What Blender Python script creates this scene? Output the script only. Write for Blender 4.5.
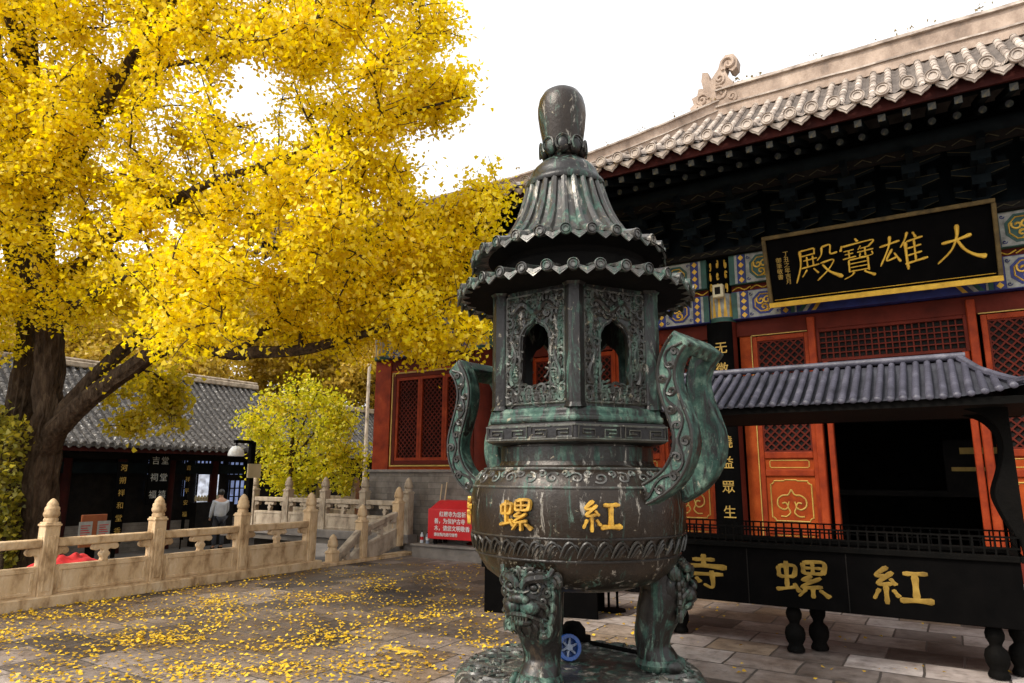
import bpy, math, random
import numpy as np
from mathutils import Matrix, Vector

# ------------------------------------------------------------------ camera, sky, sun, exposure
for o in list(bpy.data.objects): bpy.data.objects.remove(o)
SC = bpy.context.scene; COL = SC.collection
R = math.radians
HC = 1.55
cam = bpy.data.cameras.new('camera'); cam.lens = 24; cam.sensor_width = 36; cam.clip_start = .05; cam.clip_end = 500
camo = bpy.data.objects.new('camera', cam); COL.objects.link(camo); SC.camera = camo
CM = Matrix.Rotation(R(32), 4, 'Z') @ Matrix.Rotation(R(101.1), 4, 'X') @ Matrix.Rotation(R(.3), 4, 'Z')
camo.matrix_world = Matrix.Translation((0, 0, HC)) @ CM

SUN_EL, SUN_AZ = R(47), R(203)      # azimuth from +Y clockwise: light from the south, behind the camera
w = bpy.data.worlds.new('World'); SC.world = w; w.use_nodes = True
nt = w.node_tree; nt.nodes.clear()
sky = nt.nodes.new('ShaderNodeTexSky'); sky.sky_type = 'NISHITA'; sky.sun_disc = False
sky.sun_elevation = SUN_EL; sky.sun_rotation = SUN_AZ; sky.air_density = 1.0; sky.dust_density = 4.0; sky.ozone_density = 1.0
hs = nt.nodes.new('ShaderNodeHueSaturation'); hs.inputs['Saturation'].default_value = .12
bg = nt.nodes.new('ShaderNodeBackground'); bg.inputs['Strength'].default_value = .15
wo = nt.nodes.new('ShaderNodeOutputWorld')
veil = nt.nodes.new('ShaderNodeMix'); veil.data_type = 'RGBA'; veil.blend_type = 'ADD'; veil.inputs[0].default_value = 1   # bright even cloud over the clear sky
veil.inputs[7].default_value = (5.3, 5.35, 5.4, 1)
nt.links.new(sky.outputs[0], hs.inputs['Color']); nt.links.new(hs.outputs[0], veil.inputs[6]); nt.links.new(veil.outputs[2], bg.inputs[0]); nt.links.new(bg.outputs[0], wo.inputs[0])
sl = bpy.data.lights.new('sun', 'SUN'); sl.energy = 2.8; sl.angle = R(10); sl.color = (1, .91, .78)
so = bpy.data.objects.new('sun', sl); COL.objects.link(so)
sd = Vector((math.sin(SUN_AZ)*math.cos(SUN_EL), math.cos(SUN_AZ)*math.cos(SUN_EL), math.sin(SUN_EL)))
so.rotation_euler = sd.to_track_quat('Z', 'Y').to_euler(); so.location = (0, 0, 30)
vs = SC.view_settings; vs.view_transform = 'Standard'; vs.look = 'None'; vs.exposure = 0.15; vs.gamma = 1.0; vs.use_curve_mapping = False
SC.cycles.use_denoising = True; SC.cycles.max_bounces = 6; SC.cycles.diffuse_bounces = 3; SC.cycles.transparent_max_bounces = 6

rnd = random.Random(7); nrg = np.random.default_rng(11)
CR = CM.to_3x3()
def ray(px, py): return CR @ Vector(((px-512)/682.67, -(py-341.5)/682.67, -1))
def at(px, py, d): return Vector((0, 0, HC)) + ray(px, py)*d           # point at forward distance d
def onz(px, py, z=0): r = ray(px, py); return Vector((0, 0, HC)) + r*((z-HC)/r.z)
def onx(px, py, x): r = ray(px, py); return Vector((0, 0, HC)) + r*(x/r.x)
def ony(px, py, y): r = ray(px, py); return Vector((0, 0, HC)) + r*(y/r.y)

# ------------------------------------------------------------------ materials
def N(t, kind, **kw):
    n = t.nodes.new(kind)
    for k, v in kw.items():
        if k in n.inputs: n.inputs[k].default_value = v
        else: setattr(n, k, v)
    return n
def ramp(t, stops, interp='LINEAR'):
    n = t.nodes.new('ShaderNodeValToRGB'); cr = n.color_ramp; cr.interpolation = interp
    while len(cr.elements) < len(stops): cr.elements.new(.5)
    for e, (p, c) in zip(cr.elements, stops): e.position = p; e.color = (*c, 1) if len(c) == 3 else c
    return n
def newmat(name):
    m = bpy.data.materials.new(name); m.use_nodes = True; t = m.node_tree
    return m, t, t.nodes['Principled BSDF']
def pm(name, stops, scale=4, rough=.6, metal=0, bump=.15, bscale=30, stretch=(1, 1, 1), spec=.5, rvar=.15, detail=6, dist=.0, bdist=.02):
    m, t, b = newmat(name); L = t.links.new
    tc = N(t, 'ShaderNodeTexCoord'); mp = N(t, 'ShaderNodeMapping'); mp.inputs['Scale'].default_value = stretch
    L(tc.outputs['Object'], mp.inputs[0])
    n1 = N(t, 'ShaderNodeTexNoise', Scale=scale, Detail=detail, Roughness=.62, Distortion=dist); L(mp.outputs[0], n1.inputs['Vector'])
    if len(stops) == 1: stops = [(.3, tuple(c*.82 for c in stops[0])), (.7, tuple(min(1, c*1.12) for c in stops[0]))]
    r1 = ramp(t, stops); L(n1.outputs[0], r1.inputs[0]); L(r1.outputs[0], b.inputs['Base Color'])
    n2 = N(t, 'ShaderNodeTexNoise', Scale=bscale, Detail=5, Roughness=.6); L(mp.outputs[0], n2.inputs['Vector'])
    mr = N(t, 'ShaderNodeMapRange'); mr.inputs[3].default_value = max(.02, rough-rvar); mr.inputs[4].default_value = min(1, rough+rvar)
    L(n2.outputs[0], mr.inputs[0]); L(mr.outputs[0], b.inputs['Roughness'])
    bp = N(t, 'ShaderNodeBump', Strength=bump, Distance=bdist); L(n2.outputs[0], bp.inputs['Height']); L(bp.outputs[0], b.inputs['Normal'])
    b.inputs['Metallic'].default_value = metal; b.inputs['Specular IOR Level'].default_value = spec
    return m

def bronze(name, green=.5, dark=(.030, .024, .018), streak=True, lime=.62, edge=(.20, .19, .15)):
    m, t, b = newmat(name); L = t.links.new
    tc = N(t, 'ShaderNodeTexCoord')
    mp = N(t, 'ShaderNodeMapping'); mp.inputs['Scale'].default_value = (3.2, 3.2, .75 if streak else 3.0); L(tc.outputs['Object'], mp.inputs[0])
    n1 = N(t, 'ShaderNodeTexNoise', Scale=1.7, Detail=9, Roughness=.68, Distortion=.4); L(mp.outputs[0], n1.inputs['Vector'])
    br = ramp(t, [(.30, dark), (.62, tuple(c*2.6 for c in dark)), (.8, (.11, .075, .045))]); L(n1.outputs[0], br.inputs[0])
    # patina on its own noise
    n2 = N(t, 'ShaderNodeTexNoise', Scale=3.6, Detail=12, Roughness=.74, Distortion=1.0); L(mp.outputs[0], n2.inputs['Vector'])
    gr = ramp(t, [(max(0, 1-green-.02), (0, 0, 0)), (min(1, 1-green+.075), (1, 1, 1))]); L(n2.outputs[0], gr.inputs[0])
    n3 = N(t, 'ShaderNodeTexNoise', Scale=9, Detail=6, Roughness=.7); L(tc.outputs['Object'], n3.inputs['Vector'])
    gc = ramp(t, [(.35, (.007, .026, .020)), (.50, (.024, .070, .051)), (.70, (.15, .22, .165))]); L(n3.outputs[0], gc.inputs[0])
    mx = N(t, 'ShaderNodeMix', data_type='RGBA'); L(gr.outputs[0], mx.inputs[0]); L(br.outputs[0], mx.inputs[6]); L(gc.outputs[0], mx.inputs[7])
    # pale lime / ash crust
    mp2 = N(t, 'ShaderNodeMapping'); mp2.inputs['Scale'].default_value = (5, 5, 1.6 if streak else 5); mp2.inputs['Location'].default_value = (3, 7, 1); L(tc.outputs['Object'], mp2.inputs[0])
    n4 = N(t, 'ShaderNodeTexNoise', Scale=2.0, Detail=10, Roughness=.75, Distortion=.5); L(mp2.outputs[0], n4.inputs['Vector'])
    lr = ramp(t, [(lime, (0, 0, 0)), (lime+.07, (1, 1, 1))]); L(n4.outputs[0], lr.inputs[0])
    mx2 = N(t, 'ShaderNodeMix', data_type='RGBA'); L(lr.outputs[0], mx2.inputs[0]); L(mx.outputs[2], mx2.inputs[6]); mx2.inputs[7].default_value = (.34, .31, .26, 1)
    n6 = N(t, 'ShaderNodeTexNoise', Scale=13, Detail=8, Roughness=.72, Distortion=.6); L(tc.outputs['Object'], n6.inputs['Vector'])
    sr = ramp(t, [(.625, (0, 0, 0)), (.665, (.8, .8, .8))]); L(n6.outputs[0], sr.inputs[0])
    mx4 = N(t, 'ShaderNodeMix', data_type='RGBA'); L(sr.outputs[0], mx4.inputs[0]); L(mx2.outputs[2], mx4.inputs[6]); mx4.inputs[7].default_value = (.30, .26, .18, 1); mx2 = mx4
    ge = N(t, 'ShaderNodeNewGeometry'); er = ramp(t, [(.56, (0, 0, 0)), (.70, (.6, .6, .6))]); L(ge.outputs['Pointiness'], er.inputs[0])
    en = N(t, 'ShaderNodeMath', operation='MULTIPLY'); L(er.outputs[0], en.inputs[0]); L(n3.outputs[0], en.inputs[1])
    mx3 = N(t, 'ShaderNodeMix', data_type='RGBA'); L(en.outputs[0], mx3.inputs[0]); L(mx2.outputs[2], mx3.inputs[6]); mx3.inputs[7].default_value = (*edge, 1)
    L(mx3.outputs[2], b.inputs['Base Color'])
    rr = N(t, 'ShaderNodeMapRange'); rr.inputs[3].default_value = .34; rr.inputs[4].default_value = .75; L(gr.outputs[0], rr.inputs[0]); L(rr.outputs[0], b.inputs['Roughness'])
    me = N(t, 'ShaderNodeMapRange'); me.inputs[3].default_value = .30; me.inputs[4].default_value = .0; L(gr.outputs[0], me.inputs[0]); L(me.outputs[0], b.inputs['Metallic'])
    bp = N(t, 'ShaderNodeBump', Strength=.35, Distance=.012); n5 = N(t, 'ShaderNodeTexNoise', Scale=28, Detail=6, Roughness=.65)
    L(tc.outputs['Object'], n5.inputs['Vector']); L(n5.outputs[0], bp.inputs['Height']); L(bp.outputs[0], b.inputs['Normal'])
    return m

def leafmat(name, stops, trans=.45, scale=.9):
    m, t, b = newmat(name); L = t.links.new
    t.nodes.remove(b); out = t.nodes['Material Output']
    geo = N(t, 'ShaderNodeNewGeometry'); tc = N(t, 'ShaderNodeTexCoord')
    n1 = N(t, 'ShaderNodeTexNoise', Scale=scale, Detail=3); L(tc.outputs['Object'], n1.inputs['Vector'])
    mth = N(t, 'ShaderNodeMath', operation='MULTIPLY_ADD'); mth.inputs[1].default_value = .55; L(geo.outputs['Random Per Island'], mth.inputs[0])
    m2 = N(t, 'ShaderNodeMath', operation='MULTIPLY'); m2.inputs[1].default_value = .5; L(n1.outputs[0], m2.inputs[0]); L(m2.outputs[0], mth.inputs[2])
    r = ramp(t, stops); L(mth.outputs[0], r.inputs[0])
    d = N(t, 'ShaderNodeBsdfDiffuse'); tr = N(t, 'ShaderNodeBsdfTranslucent'); L(r.outputs[0], d.inputs[0]); L(r.outputs[0], tr.inputs[0])
    gl = N(t, 'ShaderNodeBsdfGlossy', Roughness=.45); gl.inputs[0].default_value = (1, 1, 1, 1)
    mx = N(t, 'ShaderNodeMixShader'); mx.inputs[0].default_value = trans; L(d.outputs[0], mx.inputs[1]); L(tr.outputs[0], mx.inputs[2])
    mg = N(t, 'ShaderNodeMixShader'); mg.inputs[0].default_value = .03; L(mx.outputs[0], mg.inputs[1]); L(gl.outputs[0], mg.inputs[2])
    L(mg.outputs[0], out.inputs[0])
    return m

def slabmat():
    m, t, b = newmat('paving_slabs'); L = t.links.new
    tc = N(t, 'ShaderNodeTexCoord'); mp = N(t, 'ShaderNodeMapping'); L(tc.outputs['Object'], mp.inputs[0])
    nz = N(t, 'ShaderNodeTexNoise', Scale=2.6, Detail=5); L(mp.outputs[0], nz.inputs['Vector'])
    va = N(t, 'ShaderNodeMix', data_type='VECTOR'); va.inputs[0].default_value = .035; L(mp.outputs[0], va.inputs[4]); L(nz.outputs[1], va.inputs[5])
    br = N(t, 'ShaderNodeTexBrick', offset=.5, offset_frequency=2, squash=1.0); br.inputs['Scale'].default_value = 1
    br.inputs['Brick Width'].default_value = .56; br.inputs['Row Height'].default_value = .46; br.inputs['Mortar Size'].default_value = .011; br.inputs['Mortar Smooth'].default_value = .5
    br.inputs['Color1'].default_value = (0, 0, 0, 1); br.inputs['Color2'].default_value = (1, 1, 1, 1); br.inputs['Mortar'].default_value = (.5, .5, .5, 1)
    L(va.outputs[1], br.inputs['Vector'])
    cr = ramp(t, [(0, (.10, .075, .06)), (.22, (.24, .20, .178)), (.42, (.42, .36, .33)), (.58, (.30, .215, .135)), (.75, (.46, .40, .37)), (1, (.56, .50, .47))]); L(br.outputs['Color'], cr.inputs[0])
    n1 = N(t, 'ShaderNodeTexNoise', Scale=.55, Detail=6, Roughness=.65); L(mp.outputs[0], n1.inputs['Vector'])
    r1 = ramp(t, [(.38, (.34, .28, .23)), (.60, (1, 1, 1))]); L(n1.outputs[0], r1.inputs[0])
    n2 = N(t, 'ShaderNodeTexNoise', Scale=7, Detail=8, Roughness=.7); L(mp.outputs[0], n2.inputs['Vector'])
    r2 = ramp(t, [(.30, (.42, .40, .37)), (.48, (.9, .89, .88)), (.7, (1.2, 1.2, 1.2))]); L(n2.outputs[0], r2.inputs[0])
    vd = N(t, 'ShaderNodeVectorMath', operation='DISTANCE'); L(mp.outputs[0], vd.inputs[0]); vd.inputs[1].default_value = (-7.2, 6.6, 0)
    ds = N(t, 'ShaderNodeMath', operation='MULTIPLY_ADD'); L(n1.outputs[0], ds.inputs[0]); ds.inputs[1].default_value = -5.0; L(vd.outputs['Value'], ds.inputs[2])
    dr = ramp(t, [(.05, (.42, .36, .28)), (.34, (1, 1, 1))]); d2 = N(t, 'ShaderNodeMath', operation='MULTIPLY'); d2.inputs[1].default_value = .2; L(ds.outputs[0], d2.inputs[0]); L(d2.outputs[0], dr.inputs[0])   # ginkgo canopy shade painted into the paving colour, edge broken by noise
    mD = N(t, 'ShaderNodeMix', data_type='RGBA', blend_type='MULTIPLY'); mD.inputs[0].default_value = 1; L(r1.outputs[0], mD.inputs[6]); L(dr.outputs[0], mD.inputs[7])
    mA = N(t, 'ShaderNodeMix', data_type='RGBA', blend_type='MULTIPLY'); mA.inputs[0].default_value = 1; L(cr.outputs[0], mA.inputs[6]); L(mD.outputs[2], mA.inputs[7])
    mB = N(t, 'ShaderNodeMix', data_type='RGBA', blend_type='MULTIPLY'); mB.inputs[0].default_value = 1; L(mA.outputs[2], mB.inputs[6]); L(r2.outputs[0], mB.inputs[7])
    mC = N(t, 'ShaderNodeMix', data_type='RGBA'); L(br.outputs['Fac'], mC.inputs[0]); L(mB.outputs[2], mC.inputs[6]); mC.inputs[7].default_value = (.07, .058, .048, 1)
    L(mC.outputs[2], b.inputs['Base Color'])
    ro = N(t, 'ShaderNodeMapRange'); ro.inputs[3].default_value = .45; ro.inputs[4].default_value = .85; L(n2.outputs[0], ro.inputs[0]); L(ro.outputs[0], b.inputs['Roughness'])
    sub = N(t, 'ShaderNodeMath', operation='MULTIPLY_ADD'); sub.inputs[1].default_value = -1.6; L(br.outputs['Fac'], sub.inputs[0]); L(n2.outputs[0], sub.inputs[2])
    bp = N(t, 'ShaderNodeBump', Strength=.8, Distance=.022); L(sub.outputs[0], bp.inputs['Height']); L(bp.outputs[0], b.inputs['Normal'])
    return m

def brickmat(name, c1, c2, mortar, bw, rh):
    m, t, b = newmat(name); L = t.links.new
    tc = N(t, 'ShaderNodeTexCoord'); mp = N(t, 'ShaderNodeMapping'); mp.inputs['Rotation'].default_value = (R(90), 0, 0); L(tc.outputs['Object'], mp.inputs[0])
    br = N(t, 'ShaderNodeTexBrick'); br.inputs['Scale'].default_value = 1; br.inputs['Brick Width'].default_value = bw; br.inputs['Row Height'].default_value = rh
    br.inputs['Mortar Size'].default_value = .004; br.inputs['Color1'].default_value = (*c1, 1); br.inputs['Color2'].default_value = (*c2, 1); br.inputs['Mortar'].default_value = (*mortar, 1)
    L(mp.outputs[0], br.inputs['Vector'])
    n = N(t, 'ShaderNodeTexNoise', Scale=3, Detail=8, Roughness=.7); L(tc.outputs['Object'], n.inputs['Vector'])
    r = ramp(t, [(.3, (.45, .42, .4)), (.7, (1.1, 1.1, 1.1))]); L(n.outputs[0], r.inputs[0])
    mx = N(t, 'ShaderNodeMix', data_type='RGBA', blend_type='MULTIPLY'); mx.inputs[0].default_value = 1; L(br.outputs[0], mx.inputs[6]); L(r.outputs[0], mx.inputs[7])
    L(mx.outputs[2], b.inputs['Base Color']); b.inputs['Roughness'].default_value = .85
    return m
def emit(name, c, s):
    m, t, b = newmat(name); b.inputs['Base Color'].default_value = (*c, 1); b.inputs['Emission Color'].default_value = (*c, 1); b.inputs['Emission Strength'].default_value = s
    tc = N(t, 'ShaderNodeTexCoord'); n = N(t, 'ShaderNodeTexNoise', Scale=5, Detail=3); t.links.new(tc.outputs['Object'], n.inputs['Vector'])
    r = ramp(t, [(.35, tuple(x*.25 for x in c)), (.6, c)]); t.links.new(n.outputs[0], r.inputs[0]); t.links.new(r.outputs[0], b.inputs['Emission Color'])
    return m

M = {}
M['bronze'] = bronze('aged_bronze', .47, (.006, .005, .0045), lime=.60)
M['bronze_brown'] = bronze('brown_bronze', .42, dark=(.009, .0055, .003), lime=.57)
M['bronze_green'] = bronze('verdigris_bronze', .55, (.008, .007, .0065), lime=.62, edge=(.20, .22, .17))
M['bronze_dark'] = bronze('sooty_bronze', .36, dark=(.007, .006, .006), lime=.66)
M['bronze_grey'] = bronze('grey_bronze', .48, dark=(.024, .022, .020), lime=.56, edge=(.40, .39, .36))
M['gold_char'] = pm('gilded_letter', [(.32, (.10, .055, .012)), (.45, (.40, .22, .03)), (.65, (.66, .39, .05))], 9, .5, .3, .25, 40)
M['gold'] = pm('gold_leaf', [(.3, (.48, .26, .02)), (.7, (.80, .50, .06))], 6, .5, .25, .1, 40)
M['gold_dull'] = pm('dull_gold_paint', [(.3, (.28, .17, .03)), (.7, (.50, .32, .06))], 6, .6, .1, .1, 40)
M['black'] = pm('black_lacquer', [(.3, (.0014, .0013, .0013)), (.8, (.0035, .003, .0028))], 5, .75, 0, .08, 40, spec=.03)
M['iron'] = pm('black_iron', [(.3, (.002, .002, .0018)), (.8, (.0055, .0046, .0038))], 5, .75, 0, .2, 50, spec=.05)
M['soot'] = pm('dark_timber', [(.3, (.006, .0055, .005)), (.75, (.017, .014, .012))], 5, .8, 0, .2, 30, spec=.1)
M['frame_brown'] = pm('worn_gilt_frame', [(.3, (.05, .035, .015)), (.7, (.15, .10, .035))], 7, .7, spec=.2)
M['dim_white'] = pm('faded_white_letter', [(.3, (.22, .22, .20)), (.7, (.38, .38, .36))], 6, .7)
M['gold_dark'] = pm('tarnished_gold_paint', [(.3, (.12, .07, .012)), (.55, (.24, .145, .025)), (.75, (.36, .23, .05))], 7, .65, 0, .15, 40, spec=.2)
M['lav_pan'] = pm('shaded_blue_grey_pan_tile', [(.3, (.012, .012, .017)), (.7, (.04, .04, .052))], 6, .6, 0, .3, 30)  # valley shading between the canopy tubes put into the pan colour
M['maroon'] = pm('maroon_board', [(.3, (.016, .004, .0035)), (.7, (.042, .008, .006))], 3, .8, spec=.1)
M['line_dim'] = pm('dim_edge_paint', [(.3, (.03, .03, .025)), (.7, (.09, .075, .035))], 9, .8, spec=.1)
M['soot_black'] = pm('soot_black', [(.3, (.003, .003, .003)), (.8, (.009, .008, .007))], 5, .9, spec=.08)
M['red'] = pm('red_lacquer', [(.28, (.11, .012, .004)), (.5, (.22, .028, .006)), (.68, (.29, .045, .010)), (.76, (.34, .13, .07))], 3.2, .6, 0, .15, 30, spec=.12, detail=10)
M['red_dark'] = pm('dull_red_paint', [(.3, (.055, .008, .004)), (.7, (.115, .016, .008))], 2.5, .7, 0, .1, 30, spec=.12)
M['red_orange'] = pm('orange_red_paint', [(.28, (.13, .016, .003)), (.46, (.25, .036, .004)), (.66, (.33, .058, .008)), (.75, (.38, .15, .075))], 2.6, .6, 0, .15, 30, spec=.12, detail=10)
M['blue'] = pm('blue_paint', [(.3, (.008, .012, .08)), (.7, (.022, .036, .22))], 6, .6)
M['green'] = pm('green_paint', [(.3, (.008, .04, .030)), (.7, (.025, .10, .075))], 6, .6)
M['white_paint'] = pm('white_paint', [(.3, (.17, .17, .15)), (.7, (.40, .40, .36))], 12, .7)
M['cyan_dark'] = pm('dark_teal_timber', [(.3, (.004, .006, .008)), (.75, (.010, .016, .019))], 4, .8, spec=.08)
M['marble'] = pm('warm_marble', [(.27, (.12, .08, .045)), (.37, (.34, .22, .115)), (.50, (.57, .405, .235)), (.75, (.70, .55, .37))], 3.6, .75, 0, .6, 20, stretch=(1.6, 1.6, .8), detail=12, spec=.2)
M['marble_grey'] = pm('grey_marble', [(.27, (.08, .06, .045)), (.38, (.26, .205, .15)), (.55, (.43, .35, .26)), (.8, (.54, .46, .36))], 3.6, .8, 0, .6, 20, stretch=(1.6, 1.6, .8), detail=12, spec=.2)
M['stone'] = pm('platform_stone', [(.25, (.10, .09, .08)), (.7, (.24, .21, .185))], 3, .8, 0, .4, 18)
M['tile'] = pm('grey_roof_tile', [(.28, (.08, .062, .05)), (.45, (.27, .215, .175)), (.6, (.48, .41, .35)), (.78, (.66, .60, .53))], 2.6, .8, 0, .4, 25, detail=9)
M['tile_pan'] = pm('dark_pan_tile', [(.3, (.06, .048, .040)), (.7, (.16, .13, .11))], 5, .85, 0, .4, 25)
M['ridge'] = pm('ridge_plaster', [(.25, (.09, .07, .055)), (.42, (.26, .19, .145)), (.6, (.42, .32, .25)), (.78, (.56, .46, .38))], 1.6, .85, 0, .7, 14, stretch=(1.2, 1.2, .7), detail=12)
M['side_tile'] = pm('weathered_side_tile', [(.36, (.028, .025, .023)), (.56, (.075, .068, .062)), (.62, (.16, .15, .14)), (.68, (.52, .50, .47))], 11, .85, 0, .4, 25, detail=8)
M['lav_tile'] = pm('blue_grey_glazed_tile', [(.28, (.020, .019, .027)), (.55, (.055, .052, .072)), (.75, (.13, .125, .15))], 5, .5, 0, .35, 26, detail=9)
M['bark'] = pm('ginkgo_bark', [(.3, (.022, .014, .009)), (.55, (.075, .05, .032)), (.8, (.16, .12, .08))], 5, .9, 0, 1.0, 7, stretch=(3.2, 3.2, .75), detail=12, spec=.1, bdist=.06)
M['leaf'] = leafmat('ginkgo_leaf', [(.08, (.74, .50, .002)), (.35, (.92, .70, .002)), (.7, (.97, .79, .004)), (1, (.90, .80, .02))], .55)
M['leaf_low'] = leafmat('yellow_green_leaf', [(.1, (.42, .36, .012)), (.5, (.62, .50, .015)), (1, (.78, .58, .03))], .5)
M['leaf_lime'] = leafmat('lime_leaf', [(.1, (.42, .46, .012)), (.45, (.66, .62, .015)), (.8, (.88, .70, .02)), (1, (.88, .60, .02))], .55)
M['leaf_far'] = leafmat('far_autumn_leaf', [(.1, (.30, .20, .02)), (.5, (.55, .38, .03)), (1, (.70, .45, .05))], .4, .3)
M['leaf_ivy'] = leafmat('ivy_leaf', [(.1, (.10, .11, .01)), (.5, (.28, .25, .015)), (1, (.50, .38, .02))], .4)
M['fallen'] = leafmat('fallen_leaf', [(.1, (.16, .08, .012)), (.28, (.44, .25, .015)), (.55, (.72, .45, .02)), (1, (.82, .60, .07))], .2)
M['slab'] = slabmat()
M['brick'] = brickmat('grey_brick', (.16, .14, .12), (.23, .205, .18), (.10, .09, .08), .36, .12)
M['yard'] = pm('yard_stone', [(.3, (.06, .052, .045)), (.7, (.14, .12, .10))], 2, .85)
M['hill'] = pm('hill_soil', [(.3, (.10, .085, .02)), (.7, (.22, .17, .03))], .4, .95)
M['red_box'] = pm('bright_red_enamel', [(.3, (.50, .008, .012)), (.7, (.66, .016, .02))], 3, .4, 0, .03, 20)
M['white'] = pm('white_letter', [(.3, (.72, .72, .70)), (.7, (.84, .84, .82))], 6, .6)
M['cream'] = pm('cream_panel', [(.3, (.52, .44, .26)), (.7, (.66, .58, .38))], 3, .6)
M['shop'] = emit('lit_shop_window', (.80, .86, 1.0), .8)
M['pane'] = emit('dim_lit_pane', (.35, .45, .80), .5)
M['globe'] = pm('opal_globe', [(.3, (.70, .70, .68)), (.7, (.82, .82, .80))], 3, .3)
M['blue_plastic'] = pm('blue_plastic', [(.3, (.008, .045, .20)), (.7, (.02, .09, .34))], 6, .4, 0, .05)
M['grey_plastic'] = pm('grey_plastic', [(.3, (.16, .19, .26)), (.7, (.30, .34, .42))], 6, .5)
M['skin'] = pm('skin', [(.3, (.40, .22, .14)), (.7, (.50, .29, .19))], 8, .55)
M['hair'] = pm('black_hair', [(.3, (.006, .005, .004)), (.7, (.016, .013, .011))], 20, .5)
M['shirt'] = pm('white_shirt', [(.3, (.34, .36, .40)), (.7, (.48, .50, .53))], 9, .8)
M['trousers'] = pm('dark_trousers', [(.3, (.012, .013, .018)), (.7, (.03, .032, .04))], 9, .85)
M['cloth_red'] = pm('red_cloth', [(.3, (.36, .008, .01)), (.7, (.60, .02, .02))], 5, .75)
M['yellow_paint'] = pm('worn_yellow_paint', [(.44, (.20, .16, .10)), (.52, (.52, .32, .03)), (.8, (.64, .42, .04))], 14, .8)
M['wood'] = pm('pale_wood', [(.3, (.36, .26, .15)), (.7, (.52, .40, .25))], 5, .7, stretch=(1, 1, .1))
M['poster'] = pm('orange_poster', [(.3, (.20, .04, .01)), (.7, (.30, .09, .02))], 3, .7)
M['glass_clear'] = pm('bottle_plastic', [(.3, (.40, .45, .48)), (.7, (.60, .65, .68))], 6, .15)
M['grass'] = leafmat('ridge_weed', [(.1, (.16, .11, .03)), (1, (.30, .22, .08))], .3)

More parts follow.
